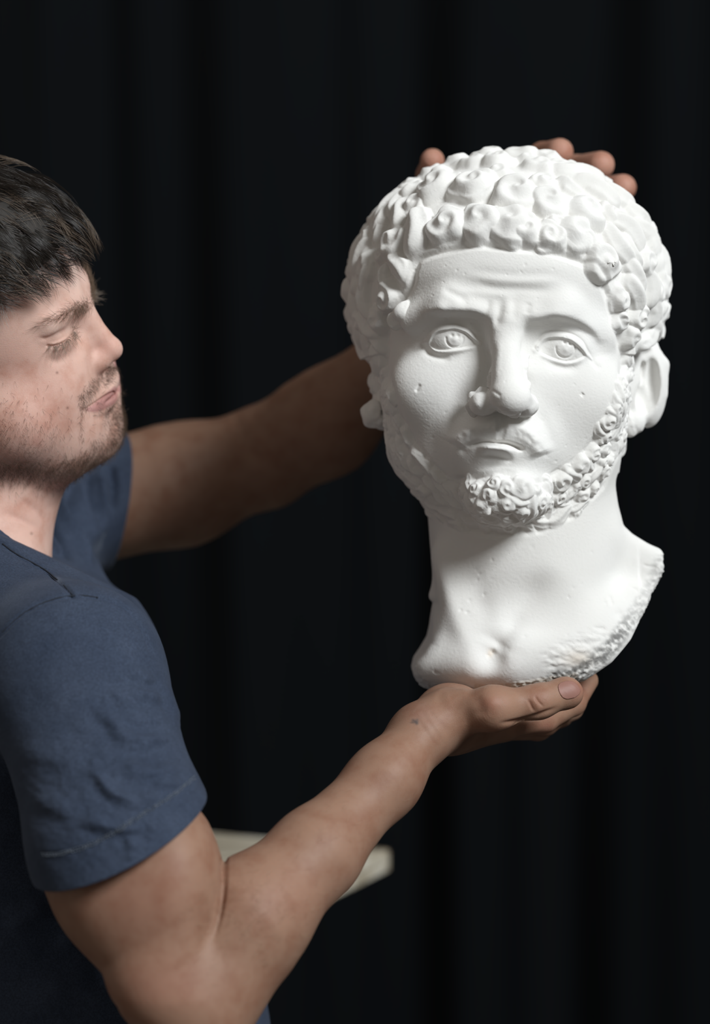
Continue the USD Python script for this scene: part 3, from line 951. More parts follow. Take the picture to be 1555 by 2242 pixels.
# ---------------------------------------------------------------- the head becomes one thing with its carved parts
def emit_bust():
    V = to_world(clay.V); N = clay.N @ CAM_R.T; Fc = clay.F
    mott = fbm(clay.V * 300, 3, 21)
    g = rim * smooth01((mott - .30) / .3) * (0.35 + 0.65 * smooth01((clay.uv[:, 1] - 1320) / 80))
    stain = np.ones((len(V), 3)) * (1 - 0.70 * g[:, None])
    br = np.exp(-((clay.uv - [1250, 1450]) / [26, 16])**2).sum(1)
    dirt = np.exp(-(((clay.uv - [1265, 1443]) / [30, 18])**2).sum(1)) * .30 + smooth01((12 - dl3) / 10) * (clay.uv[:, 0] > 1040) * .42 + np.exp(-(((clay.uv - [1074, 1430]) / [7, 9])**2).sum(1)) * .35
    stain *= 1 - dirt[:, None] * np.array([0.35, 0.55, 0.75])
    base = to_world(B(1110, 1500, 0))
    t = thing('plaster_bust', base, 'white plaster cast of a bearded curly-haired ancient head held up in two hands', 'sculpture')
    vo = np.where(hairv, np.where(beardv, 2, 1), 0); vo[earv & ~hairv] = 3
    vo[(vo == 0) & (clay.uv[:, 1] > 1100)] = 4
    vo[(vo == 4) & (rim > .3)] = 5
    fl = np.median(vo[Fc], axis=1).astype(int)
    fo = ownv[Fc].max(1)
    kindf = np.array([0 if q[4] == 'h' else 1 for q in curl_list])
    pv = {'stain': stain}
    for lab, nm, txt in ((0, 'face', None), (3, 'ear', None), (4, 'neck', None), (5, 'broken_edge', 'rough grey broken edge of the chest')):
        a, b, n, p = submesh(V, Fc, N, fl == lab, pv)
        if len(b): part(t, nm, a, b, PLASTER, n, p, txt)
    for lab, nm in ((1, 'hair'), (2, 'beard')):
        sel = fl == lab
        a, b, n, p = submesh(V, Fc, N, sel & ((fo < 0) | (fo >= N_TRACED)), pv)
        hp = part(t, nm, a, b, PLASTER, n, p)
        for ci in np.unique(fo[sel & (fo >= 0) & (fo < N_TRACED)]):
            m = sel & (fo == ci)
            if m.sum() < 12: continue
            a, b, n, p = submesh(V, Fc, N, m, pv)
            part(hp, 'curl', a, b, PLASTER, n, p)
    return t


bust = emit_bust()
# ---------------------------------------------------------------- the man: head
def rot_head(yaw, pitch, roll):
    cr, sr = math.cos(roll), math.sin(roll)
    R0 = np.array([[1, 0, 0], [0, -cr, -sr], [0, -sr, cr]]).T
    c2, s2 = math.cos(pitch), math.sin(pitch)
    Ry = np.array([[c2, 0, -s2], [0, 1, 0], [s2, 0, c2]])
    cy, sy = math.cos(yaw), math.sin(yaw)
    return np.array([[cy, sy, 0], [-sy, cy, 0], [0, 0, 1]]) @ Ry @ R0


HR = rot_head(math.radians(11.7), math.radians(4.4), math.radians(32.0))   # columns: forward, right, up of the head
HS = 0.978
HP = np.array([-0.20647, 1.56, 0.15413])


def head_to_cam(p): return (np.asarray(p, float) * HS) @ HR.T + HP
def cam_to_head(p): return ((np.asarray(p, float) - HP) @ HR) / HS


def mm(*a): return np.array(a, float) / 1000


def build_head():
    f = Field(mm(-205, -100, -235), mm(40, 100, 130), 0.0015)
    E = lambda c, r, R=None: ell(mm(*c), mm(*r), R)
    K = lambda a, b, ra, rb, fl=None: cone(mm(*a), mm(*b), ra / 1000, rb / 1000, fl)
    nb = cam_to_head(C(-95, 1310, 1.62)); nk = nb * 1000
    f.add(K((-88, 0, -60), nk, 57, 60))                                   # neck
    f.add(K((-66, 0, -95), nk + [6, 0, 6], 36, 42), .03)
    sh1 = cam_to_head(C(150, 1500, 1.46)) * 1000; sh2 = cam_to_head(C(150, 1140, 1.84)) * 1000
    f.add(K(nk, nk * .45 + sh1 * .55, 56, 50), .05); f.add(K(nk, nk * .45 + sh2 * .55, 44, 34), .04)
    f.add(E((-92, 0, 24), (94, 77, 90)))                                   # skull
    f.add(E((-50, 0, -42), (54, 63, 78)), .03)                             # face
    f.add(E((-46, 0, -86), (48, 55, 36)), .02)                             # jaw
    for s in (1, -1):
        f.add(E((-26, s * 38, -52), (23, 24, 27)), .02)                    # cheek
        f.add(E((-30, s * 36, -88), (26, 22, 28)), .02)
        f.add(E((-62, s * 42, -92), (32, 18, 28)), .03)
    f.add(E((-52, 0, -108), (40, 42, 22)), .03)
    jw = cam_to_head(C(12, 935, 1.545)) * 1000
    for s in (1, -1): f.add(E((jw[0], s * jw[1], jw[2]), (30, 20, 26)), .03)
    f.add(E((-12, 0, -112), (13, 21, 15)), .02)                             # chin
    f.add(E((-14, 0, -72), (21, 27, 24)), .014)                            # mouth
    for s in (1, -1):
        f.add(K((-4.5, s * 10, 12), (-14, s * 44, 9), 6.5, 6), .012)             # brow
        f.sub(E((6, s * 29, -9), (11, 15, 10)), .012)
        f.add(E((-17, s * 31, -11), (14.5, 17, 13)), .005)                 # closed lids over the eye
    f.add(K((-2, 0, 4), (12.5, 0, -34), 6.0, 8.4), .010)                   # nose
    f.add(E((13.2, 0, -37.5), (9.6, 9.5, 8.6)), .005)
    for s in (1, -1):
        f.add(E((-3.5, s * 13.5, -41.5), (11.5, 6.5, 8)), .005)
        f.add(E((5, s * 9, -42), (9, 6, 8)), .006)
        f.sub(E((10, s * 6.0, -50), (6, 3.2, 4.5)), .002)
    f.add(E((2.5, 0, -65.5), (8.6, 19, 6.5)), .006)                        # lips
    for s in (1, -1): f.add(E((2.8, s * 7, -67.5), (8.0, 11, 4.6)), .004)
    f.add(E((1.6, 0, -79.0), (9.2, 17, 5.8)), .005)
    f.sub(E((14, 0, -73.2), (10.5, 40, 0.9)), .002)
    f.sub(E((12, 0, -91), (9, 24, 5)), .012)
    for s in (1, -1):                                                      # ears
        Re = np.array([[.86, s * .5, 0], [-s * .5 * s * s, .86, 0], [0, 0, 1.0]])
        f.add(E((-97, s * 76, -22), (17, 7, 31), Re), .004)
        f.sub(E((-92, s * 84, -20), (10, 7, 19), Re), .004)
        f.add(E((-90, s * 75, -50), (8, 6, 9)), .004)
    V, Fc = f.mesh()
    V = taubin(V, Fc, 4)
    c = Clay(head_to_cam(V), Fc[:, ::-1])
    m = (c.uv[:, 0] > -20) & (c.uv[:, 1] < 1100) & (c.face > -0.15) & (c.uv[:, 1] > 520)
    V, Fc = refine(c.V, c.F, m[c.F].all(1))
    return Clay(relax(V, Fc, 1, None, .4), Fc)


hd = build_head()


def carve_head(c):
    st = c.stroke
    n = 'n'
    # upper lid: crease, lid edge, lower lid
    st([(78, 738), (100, 742), (125, 732), (148, 716)], 5, -1.0, n)
    st([(98, 757), (115, 758), (135, 752), (152, 740), (160, 728)], 2.6, -0.9, n, taper=(.1, .1))
    st([(100, 751), (118, 752), (136, 746), (152, 734)], 3.5, 0.7, n)
    st([(105, 765), (122, 766), (140, 760), (155, 746)], 4, 0.5, n)
    st([(95, 782), (125, 790), (150, 775), (165, 752)], 9, -0.7, n)
    # nose wing, smile fold, lips
    st([(178, 812), (180, 838), (178, 870), (170, 905)], 10, -.8, n)
    st([(188, 897), (212, 881), (235, 866), (252, 858)], 3.2, -1.4, n, taper=(.15, .02))
    st([(192, 901), (215, 893), (240, 878), (254, 868)], 6, 0.5, n, taper=(.3, .05))
    c.blob((183, 899), 7, -1.2, n)
    st([(205, 918), (230, 912), (246, 903)], 7, -0.8, n, taper=(.3, .05))
    st([(0, 1120), (50, 1140), (95, 1165)], 8, -0.8, n); st([(40, 1090), (80, 1120), (105, 1150)], 8, -0.6, n)
    c.update()


hd.soften([(150, 870), (190, 900), (262, 905), (262, 985), (150, 1060), (60, 1040), (60, 900)], 25, 40)
hd.soften([(60, 660), (180, 650), (185, 690), (165, 740), (60, 760)], 14, 30)
V_sym = hd.V.copy()
hd.soften([(60, 820), (170, 830), (170, 900), (60, 900)], 12, 40)
carve_head(hd)
# what was modelled on the near side of the face goes on the far side too
q0 = cam_to_head(V_sym)
dq = cam_to_head(hd.V) - q0
far_i = np.nonzero((q0[:, 1] < -.0005) & (q0[:, 0] > -.06))[0]
near_i = np.nonzero((q0[:, 1] > -.001) & (q0[:, 0] > -.065))[0]
_, jj = cKDTree(q0[near_i]).query(q0[far_i] * [1, -1, 1])
MIRROR = (far_i, near_i[jj])
moved = dq[near_i[jj]] * [1, -1, 1]
hd.V[far_i] = head_to_cam(q0[far_i] + moved)
hd.update()

# ---------------------------------------------------------------- arms and hands


def hand_chain(f, pts, rad, k=0.004):
    chain(f, [C(*p) for p in pts], rad, k)


def build_right_arm():
    f = Field([-0.27, 1.27, -0.47], [0.205, 1.70, -0.075], 0.0016)
    S, Em, E, W = C(160, 1490, 1.45), C(286, 1925, 1.385), C(350, 2120, 1.362), C(925, 1606, 1.492)
    f.add(cone(S, Em, .058, .0535)); f.add(cone(Em, E, .0525, .037), .02)
    f.add(ell(C(384, 1940, 1.365), (.0270, .036, .046)), .03)              # biceps pressed over the forearm
    upper = f.D
    f.D = np.full_like(upper, .5)
    f.add(cone(C(432, 2195, 1.368), C(545, 2012, 1.388), .0405, .0400))
    f.add(cone(C(548, 2010, 1.388), C(690, 1870, 1.42), .0395, .0308), .015)
    f.add(cone(C(690, 1870, 1.42), C(840, 1710, 1.465), .0308, .0230), .012)
    f.add(cone(C(840, 1710, 1.465), W, .0230, .0200, ((0, 1, 0), 1.25)), .02)
    # palm: carpus to knuckles
    f.add(cone(W, C(985, 1572, 1.515), .0205, .0215, ((0, 1, 0), 1.25)), .014)
    f.add(cone(C(985, 1574, 1.520), C(1105, 1578, 1.535), .0205, .0150), .018)
    f.add(cone(C(980, 1578, 1.545), C(1095, 1585, 1.60), .0195, .0130), .018)
    f.add(cone(C(990, 1578, 1.53), C(1102, 1582, 1.568), .0200, .0140), .018)
    # thumb
    hand_chain(f, [(985, 1566, 1.492), (1078, 1551, 1.478), (1180, 1536, 1.484), (1240, 1517, 1.492)], [.0195, .0142, .0112, .0110], .009)
    f.add(ell(C(1236, 1518, 1.492), (.0135, .0105, .0112)), .004)
    f.add(ell(C(1082, 1552, 1.475), (.0150, .0135, .0142)), .008)
    # fingers under and behind the plaster
    for pts in ([(1112, 1582, 1.535), (1192, 1574, 1.55), (1255, 1540, 1.575), (1288, 1490, 1.592)], [(1108, 1586, 1.562), (1192, 1582, 1.58), (1250, 1550, 1.602), (1276, 1505, 1.615)],
                [(1104, 1590, 1.585), (1178, 1592, 1.605), (1228, 1564, 1.622), (1252, 1522, 1.632)], [(1096, 1590, 1.606), (1152, 1592, 1.626), (1192, 1570, 1.64), (1212, 1536, 1.65)]):
        r = .0098 if pts[0][0] != 1096 else .0086
        hand_chain(f, pts, [r * 1.15, r * 1.02, r * .95, r * .82], .004)
    z0, z1 = C(0, 2040, 1.36)[2], C(0, 2170, 1.36)[2]
    kz = np.interp(f.ax[2], [z1, z0], [.022, .006]).astype(np.float32)[None, None, :]     # a fold above, one skin below
    f.D = np.minimum(f.D, upper) - np.square(np.maximum(kz - np.abs(f.D - upper), 0)) * (0.25 / kz)
    V, Fc = f.mesh()
    V = taubin(V, Fc, 3)
    c = Clay(V, Fc)
    m = ((c.uv[:, 0] > 850) | ((c.uv[:, 0] > 380) & (c.uv[:, 0] < 580) & (c.uv[:, 1] > 1840) & (c.uv[:, 1] < 2150))) & (c.face > -0.1)
    V, Fc = refine(c.V, c.F, m[c.F].all(1))
    c = Clay(relax(V, Fc, 2, None, .4), Fc)
    st = c.stroke; n = 'n'
    st([(492, 1876), (491, 1930), (484, 1985), (473, 2035), (458, 2080)], 5.5, -3.6, n, facing=-.5, taper=(.02, .6))
    for pts, r, a in (([(1155, 1528), (1163, 1545), (1170, 1560)], 3.2, -0.9), ([(1170, 1522), (1180, 1538), (1192, 1548)], 3.0, -0.7), ([(1163, 1525), (1176, 1545), (1180, 1560)], 5, 0.5),
                      ([(905, 1560), (925, 1590), (945, 1620), (960, 1645)], 6, -0.35), ([(918, 1550), (940, 1582), (960, 1612), (975, 1635)], 6, -0.3), ([(932, 1545), (955, 1575), (978, 1605)], 6, -0.25),
                      ([(1035, 1520), (1052, 1545), (1055, 1575)], 14, -0.9), ([(1085, 1585), (1130, 1580), (1180, 1566), (1230, 1545)], 5, -2.0),
                      ([(960, 1535), (1000, 1522), (1040, 1520)], 16, 1.2), ([(985, 1540), (1010, 1565), (1030, 1590)], 22, -0.8)):
        st(pts, r, a, n)
    c.blob((1078, 1538), (20, 16), 1.0, n)
    c.update()
    return c


def build_left_arm():
    f = Field([-0.30, 1.64, -0.09], [0.26, 1.98, 0.34], 0.0018)
    f.add(cone(C(110, 1115, 1.87), C(400, 1060, 1.885), .058, .0535))
    f.add(cone(C(400, 1060, 1.885), C(570, 1003, 1.885), .0530, .0445), .02)
    f.add(cone(C(585, 1000, 1.885), C(715, 925, 1.865), .0440, .0425), .018)
    f.add(cone(C(715, 925, 1.865), C(960, 700, 1.82), .0425, .0275), .03)
    W = C(985, 640, 1.7925)
    f.add(cone(C(960, 700, 1.8200), W, .0275, .0235, ((0, 1, 0), .85)), .02)
    for q, k in (((1095, 400, 1.7455), .0125), ((1128, 428, 1.7525), .0125), ((1152, 466, 1.7575), .0120), ((1165, 512, 1.7635), .0115)):
        f.add(cone(C(1005, 600, 1.7835), C(*q), .0195, k), .012)
    for pts in ([(1095, 400, 1.7455), (1150, 362, 1.7295), (1188, 342, 1.7035), (1226, 333, 1.6775)], [(1128, 428, 1.7525), (1205, 392, 1.7375), (1262, 370, 1.7125), (1316, 361, 1.6825)],
                [(1152, 466, 1.7575), (1245, 436, 1.7455), (1312, 418, 1.7175), (1364, 411, 1.6895)], [(1165, 512, 1.7635), (1245, 498, 1.7575), (1305, 485, 1.7395), (1345, 478, 1.7195)]):
        hand_chain(f, pts, [.0122, .0112, .0112, .0112], .004)
    hand_chain(f, [(985, 600, 1.7825), (968, 520, 1.7625), (952, 440, 1.7395), (945, 385, 1.7125), (947, 352, 1.6855)], [.020, .0165, .0135, .0115, .0100], .008)
    V, Fc = f.mesh()
    V = taubin(V, Fc, 5)
    c = Clay(V, Fc)
    c.stroke([(508, 905), (530, 950), (560, 1000), (582, 1035)], 14, -2.0, 'n', taper=(.1, .4))
    c.update()
    return c


ra, la = build_right_arm(), build_left_arm()
# ---------------------------------------------------------------- the T-shirt
def plane(p1, p2, p3, keep):
    n = np.cross(p2 - p1, p3 - p1); n /= np.linalg.norm(n)
    if (np.asarray(keep) - p1) @ n < 0: n = -n
    return lambda V: (V - p1) @ n


def build_shirt():
    f = Field([-0.50, 1.28, -0.66], [0.03, 2.0, 0.10], 0.0026)
    Sn, Cu = C(160, 1480, 1.452), C(268, 1845, 1.385)
    f.add(ell(C(-40, 1720, 1.64), (.128, .172, .225)))                      # chest
    f.add(ell(C(-60, 1480, 1.64), (.115, .150, .120)), .06)
    f.add(ell(C(146, 2335, 1.625), (.163, .170, .20)), .09)                 # belly
    f.add(ell(C(60, 2850, 1.62), (.150, .175, .17)), .08)
    f.add(cone(Sn, C(-30, 1360, 1.59), .058, .064), .05)
    f.add(cone(C(-30, 1330, 1.62), C(-95, 1290, 1.64), .070, .068), .05)
    f.add(cone(C(-30, 1310, 1.66), C(120, 1125, 1.85), .060, .056), .05)
    f.add(cone(Sn, Cu, .0600, .0600), .03)
    f.add(cone(Cu, C(318, 2010, 1.362), .0600, .0590), .02)
    f.add(cone(C(120, 1125, 1.85), C(420, 1060, 1.87), .0585, .0585), .03)
    f.add(ell(C(205, 1500, 1.60), (.052, .09, .066)), .05)                   # front of the chest behind the sleeve
    V, Fc = f.mesh()
    V = taubin(V, Fc, 6)
    # openings
    g1 = plane(C(95, 1905, 1.385), C(440, 1748, 1.385), C(285, 1893, 1.32), C(200, 1600, 1.4))
    ax = Cu - Sn; ax /= np.linalg.norm(ax)

    def near_arm(V):
        q = V - Sn; t = q @ ax
        return np.linalg.norm(q - t[:, None] * ax, axis=1) < .082
    tt = (V - Sn) @ ax
    na = near_arm(V) & (tt > .06)
    g = np.where(na, g1(V), 1.0)
    V, Fc = clip(V, Fc, g)
    g2 = plane(C(268, 955, 1.86), C(226, 1250, 1.86), C(292, 1050, 1.80), C(100, 1110, 1.86))
    fa = (V[:, 1] > 1.775) & (V[:, 0] > C(150, 1100, 1.86)[0]) & (V[:, 2] > C(0, 1330, 1.86)[2])
    V, Fc = clip(V, Fc, np.where(fa, g2(V), 1.0))
    g3 = plane(C(0, 1166, 1.52), C(212, 1268, 1.665), C(104, 1224, 1.765), C(0, 1600, 1.6))
    na_, nb_ = head_to_cam(mm(-88, 0, -60)), C(-95, 1310, 1.62)
    d = (nb_ - na_) / np.linalg.norm(nb_ - na_)
    q = V - nb_; rad = np.linalg.norm(q - (q @ d)[:, None] * d, axis=1)
    gv = g3(V)                                       # the near shoulder lies flat below the collar line
    n3 = np.array([g3(V[:1] + e)[0] - g3(V[:1])[0] for e in np.eye(3) * .01]) / .01
    w3 = smooth01((1.74 - V[:, 1]) / .10) * smooth01((rad - .05) / .02)
    V = V + n3 * (np.maximum(-gv + .0015, 0) * w3 * .94 * (gv < .0015))[:, None]
    V = relax(V, Fc, 4, smooth01((.21 - rad) / .04) * (V[:, 1] < 1.80))
    q = V - nb_; rad = np.linalg.norm(q - (q @ d)[:, None] * d, axis=1)
    neck = rad - np.interp(V[:, 1], [1.53, 1.60, 1.66], [.066, .068, .060])
    neck = np.where(q @ d < -.06, 1.0, neck)
    V, Fc = clip(V, Fc, neck)
    V, Fc = clip(V, Fc, V[:, 2] - C(0, 2900, 1.62)[2])
    n = len(V)
    g = sparse.coo_matrix((np.ones(len(Fc) * 2), (np.r_[Fc[:, 0], Fc[:, 1]], np.r_[Fc[:, 1], Fc[:, 2]])), (n, n))
    nc, lab = sparse.csgraph.connected_components(g, directed=False)
    keep = lab == np.argmax(np.bincount(lab))
    mp = np.cumsum(keep) - 1
    Fc = mp[Fc[keep[Fc].all(1)]]; V = V[keep]
    c = Clay(V, Fc)
    m = (c.uv[:, 0] > -40) & (c.uv[:, 0] < 480) & (c.uv[:, 1] > 1120) & (c.uv[:, 1] < 1990) & (c.face > -0.15) & (c.V[:, 1] < 1.56)
    V, Fc = refine(V, Fc, m[Fc].all(1))
    return Clay(V, Fc)


FOLDS = [([(270, 1462), (300, 1478), (338, 1500)], 9, 2.2), ([(255, 1500), (290, 1515), (330, 1526), (368, 1520)], 9, 2.0), ([(270, 1485), (310, 1500), (350, 1512)], 7, -1.6),
         ([(190, 1538), (225, 1563), (250, 1590), (264, 1612), (300, 1626), (345, 1622), (395, 1605)], 9, 3.0), ([(180, 1552), (212, 1578), (240, 1605), (258, 1632), (300, 1645), (390, 1628)], 10, -2.4),
         ([(250, 1660), (300, 1690), (345, 1692), (415, 1672)], 10, 2.6), ([(250, 1700), (310, 1712), (370, 1712), (425, 1695)], 10, -2.0), ([(240, 1560), (300, 1575), (350, 1572), (392, 1560)], 12, 1.4),
         ([(185, 1685), (215, 1702), (235, 1728), (270, 1752), (330, 1762)], 8, 2.6), ([(180, 1700), (208, 1718), (228, 1745), (265, 1770), (320, 1780)], 8, -1.8),
         ([(160, 1796), (220, 1808), (270, 1817), (305, 1808), (330, 1790)], 9, 2.4), ([(150, 1815), (220, 1825), (275, 1833), (310, 1825)], 8, -1.5),
         ([(335, 1735), (352, 1720), (372, 1714), (392, 1728)], 7, 2.2), ([(300, 1742), (325, 1750), (350, 1745)], 6, 1.6), ([(295, 1770), (320, 1778), (350, 1760)], 6, -1.3),
         ([(235, 1500), (262, 1530), (285, 1548), (308, 1552)], 6, 1.5), ([(222, 1530), (240, 1548)], 5, 1.0), ([(285, 1525), (300, 1545), (306, 1558)], 5, -1.2),
         ([(60, 1740), (120, 1765), (180, 1790)], 14, 1.6), ([(40, 1760), (110, 1790), (170, 1815)], 14, -1.4), ([(185, 1330), (240, 1360), (290, 1385), (325, 1420)], 10, 1.2), ([(190, 1345), (240, 1378), (290, 1405)], 10, -1.2),
         ([(30, 1640), (120, 1660), (200, 1668)], 16, 1.3), ([(20, 1500), (110, 1560), (170, 1600)], 20, -1.0), ([(120, 1590), (180, 1620), (230, 1650)], 12, -1.3),
         ([(345, 1480), (365, 1520), (385, 1570), (398, 1605)], 6, 1.8), ([(335, 1490), (352, 1530), (372, 1580)], 5, -1.8),
         ([(270, 1835), (290, 1850), (310, 1848)], 7, 1.6), ([(325, 1790), (330, 1810), (350, 1822)], 7, 1.5), ([(300, 1820), (320, 1838), (335, 1835)], 6, -1.2), ([(280, 1862), (292, 1885)], 6, 1.2),
         ([(0, 2030), (60, 2010), (110, 1975)], 16, 3.0), ([(0, 2060), (60, 2055), (120, 2010)], 14, -3.0), ([(60, 2110), (100, 2080), (130, 2030)], 10, -2.5), ([(140, 2090), (160, 2030), (165, 1990)], 12, 2.0),
         ([(210, 2180), (215, 2120), (205, 2070)], 12, -2.5), ([(100, 2242), (110, 2180), (130, 2120)], 24, 2.0)]
SEAM_ARM = [(-40, 1425), (0, 1390), (50, 1345), (105, 1316), (160, 1305), (215, 1309), (260, 1321), (290, 1346), (315, 1385), (330, 1425)]
SEAM_SH = [(-60, 1150), (0, 1188), (50, 1222), (95, 1246), (125, 1270), (148, 1290), (160, 1304)]
HEM = [(92, 1868), (130, 1867), (200, 1846), (270, 1808), (330, 1768), (380, 1737), (424, 1700)]
FAR_FOLDS = [([(118, 1075), (140, 1130), (185, 1200), (205, 1245)], 8, 3.0), ([(150, 1050), (158, 1110), (190, 1180), (215, 1235)], 8, -3.5), ([(172, 1040), (176, 1095), (200, 1160), (220, 1210)], 8, 3.0),
             ([(192, 1030), (198, 1085), (205, 1130)], 7, -3.0), ([(215, 1020), (224, 1075), (222, 1140), (215, 1190)], 9, 3.0), ([(240, 1010), (248, 1070), (244, 1130)], 8, -2.4), ([(100, 1120), (130, 1180), (160, 1235)], 8, -3.0), ([(98, 1150), (112, 1190), (140, 1230)], 7, 2.5)]


def carve_shirt(c):
    rng = np.random.default_rng(8)
    near = c.V[:, 1] < 1.60
    for L, r, a in FOLDS: c.stroke(L, r * 1.7, a * (1.7 if a > 0 else .7), 'n', mask=near, taper=(.35, .35), n=6)
    c.update()
    # small creases of worn jersey
    i = np.nonzero((c.face > 0) & near)[0]
    q = c.uv[i]
    t = fbm(np.c_[q[:, 0] / 42, q[:, 1] / 13, q[:, 0] * 0], 3, 4) - .5
    zone = np.exp(-(((q - [270, 1760]) / [190, 150])**2).sum(1)) + .5 * np.exp(-(((q - [300, 1600]) / [130, 120])**2).sum(1))
    c.V[i] += c.N[i] * (t * zone * 0.0014)[:, None]
    t = fbm(np.c_[q[:, 0] / 17, q[:, 1] / 15, q[:, 0] * 0], 2, 14) - .5
    c.V[i] += c.N[i] * (t * (.25 + zone) * 0.0012)[:, None]
    c.update()
    near = c.V[:, 1] < 1.62
    c.stroke(SEAM_ARM, 4.5, -2.2, 'n', mask=near, taper=None); c.stroke([(x, y + 8) for x, y in SEAM_ARM], 5, 0.5, 'n', mask=near, taper=None)
    c.stroke(SEAM_SH, 4.5, -2.0, 'n', mask=near, taper=None); c.stroke([(x + 3, y - 6) for x, y in SEAM_SH], 4, 0.5, 'n', mask=near, taper=None)
    c.stroke(HEM, 3.4, -0.7, 'n', mask=near, taper=None)
    far = c.V[:, 1] > 1.66
    for L, r, a in FAR_FOLDS: c.stroke(L, r, a * 2.6, 'n', mask=far, facing=-.1, taper=(.2, .25))
    c.update()


shirt = build_shirt()
carve_shirt(shirt)
# ---------------------------------------------------------------- skin, cloth, hair materials
SKIN_M = mat('skin', {
    'g': ('geometry', {}), 'at': ('attribute', {'attribute': 'tint'}),
    'n1': ('noise_texture', {'scale': 55.0, 'detail': 4.0, 'roughness': 0.6}), 'r1': ('rgb_ramp', {'ramp': [(0.32, (0.86, 0.76, 0.72)), (0.55, (1.0, 1.0, 1.0)), (0.75, (1.06, 1.06, 1.05))]}),
    'v': ('voronoi_texture', {'scale': 210.0}), 'rv': ('rgb_ramp', {'ramp': [(0.0, (0.80, 0.60, 0.55)), (0.14, (1, 1, 1)), (1, (1, 1, 1))]}),
    'm1': ('mix_color', {'blend_type': 'multiply', 'fac': 1.0}), 'm2': ('mix_color', {'blend_type': 'multiply', 'fac': 0.5}),
    'n2': ('noise_texture', {'scale': 900.0, 'detail': 3.0}), 'v2': ('voronoi_texture', {'scale': 1300.0}), 'ad': ('math', {'math_type': 'add'}),
    'b': ('bump', {'strength': 0.22, 'distance': 0.0003}),
    'p': ('principled_bsdf', {'roughness': 0.55, 'specular_ior_level': 0.30, 'subsurface_weight': 0.15, 'subsurface_scale': 0.0025, 'subsurface_radius': (1.0, 0.35, 0.2)})},
    [('g.position', 'n1.vector'), ('g.position', 'v.vector'), ('g.position', 'n2.vector'), ('g.position', 'v2.vector'), ('n1.fac', 'r1.fac'), ('v.distance', 'rv.fac'),
     ('at.color', 'm1.a'), ('r1.color', 'm1.b'), ('m1.result', 'm2.a'), ('rv.color', 'm2.b'), ('m2.result', 'p.base_color'),
     ('n2.fac', 'ad.value1'), ('v2.distance', 'ad.value2'), ('ad.value', 'b.height'), ('b.normal', 'p.normal')])
NAIL_M = mat('fingernail', {'p': ('principled_bsdf', {'base_color': (0.30, 0.15, 0.12), 'roughness': 0.5, 'specular_ior_level': 0.3})})
JERSEY = mat('blue_jersey', {
    'g': ('geometry', {}), 'n': ('noise_texture', {'scale': 30.0, 'detail': 6.0, 'roughness': 0.65}), 'r': ('rgb_ramp', {'ramp': [(0.3, (0.029, 0.041, 0.070)), (0.7, (0.045, 0.060, 0.096))]}),
    'n2': ('noise_texture', {'scale': 1500.0, 'detail': 2.0}), 'n3': ('noise_texture', {'scale': 700.0, 'detail': 3.0}), 'r3': ('rgb_ramp', {'ramp': [(0.35, (0.80, 0.80, 0.80)), (0.7, (1.25, 1.25, 1.25))]}),
    'm': ('mix_color', {'blend_type': 'multiply', 'fac': 1.0}), 'b': ('bump', {'strength': 0.45, 'distance': 0.0005}),
    'p': ('principled_bsdf', {'roughness': 0.88, 'specular_ior_level': 0.25, 'sheen_weight': 0.12, 'sheen_roughness': 0.4, 'sheen_tint': (0.6, 0.7, 0.9)})},
    [('g.position', 'n.vector'), ('g.position', 'n2.vector'), ('g.position', 'n3.vector'), ('n.fac', 'r.fac'), ('r.color', 'm.a'), ('n3.fac', 'r3.fac'), ('r3.color', 'm.b'), ('m.result', 'p.base_color'), ('n2.fac', 'b.height'), ('b.normal', 'p.normal')])
THREAD = mat('thread', {'p': ('principled_bsdf', {'base_color': (0.12, 0.14, 0.17), 'roughness': 0.8})})
JEANS = mat('trouser_cloth', {'g': ('geometry', {}), 'n': ('noise_texture', {'scale': 500.0, 'detail': 2.0}), 'r': ('rgb_ramp', {'ramp': [(0.3, (0.02, 0.024, 0.035)), (0.7, (0.035, 0.04, 0.055))]}),
    'p': ('principled_bsdf', {'roughness': 0.9})}, [('g.position', 'n.vector'), ('n.fac', 'r.fac'), ('r.color', 'p.base_color')])
HAIR_BASE = mat('hair_mass', {'g': ('geometry', {}), 'n': ('noise_texture', {'scale': 300.0, 'detail': 3.0}), 'r': ('rgb_ramp', {'ramp': [(0.3, (0.010, 0.008, 0.006)), (0.7, (0.022, 0.016, 0.012))]}),
    'p': ('principled_bsdf', {'roughness': 0.7})}, [('g.position', 'n.vector'), ('n.fac', 'r.fac'), ('r.color', 'p.base_color')])


def hair_mat(name, col, rough=0.35):
    return mat(name, {'p': ('principled_bsdf', {'base_color': col, 'roughness': rough, 'specular_ior_level': 0.4})})


HAIR_M = hair_mat('dark_hair', (0.013, 0.009, 0.0065), 0.24)
HAIR_L = hair_mat('light_hair', (0.15, 0.11, 0.08), 0.26)
GREY_M = hair_mat('grey_hair', (0.45, 0.42, 0.40), 0.35)
BEARD_M = hair_mat('beard_hair', (0.075, 0.045, 0.028), 0.5)
BROW_M = hair_mat('brow_hair', (0.13, 0.085, 0.055), 0.5)
LASH_M = hair_mat('lash_hair', (0.25, 0.20, 0.16), 0.5)
DOWN_M = hair_mat('arm_hair', (0.40, 0.27, 0.17), 0.4)

# ---------------------------------------------------------------- the body
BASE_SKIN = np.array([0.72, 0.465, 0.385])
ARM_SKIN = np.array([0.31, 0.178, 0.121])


def tint_blob(T, uv, sel, c, r, col, a):
    q = (uv - c) / np.asarray(r, float)
    w = (np.exp(-(q * q).sum(1)) * a * sel)[:, None]
    return T * (1 - w) + np.asarray(col) * w


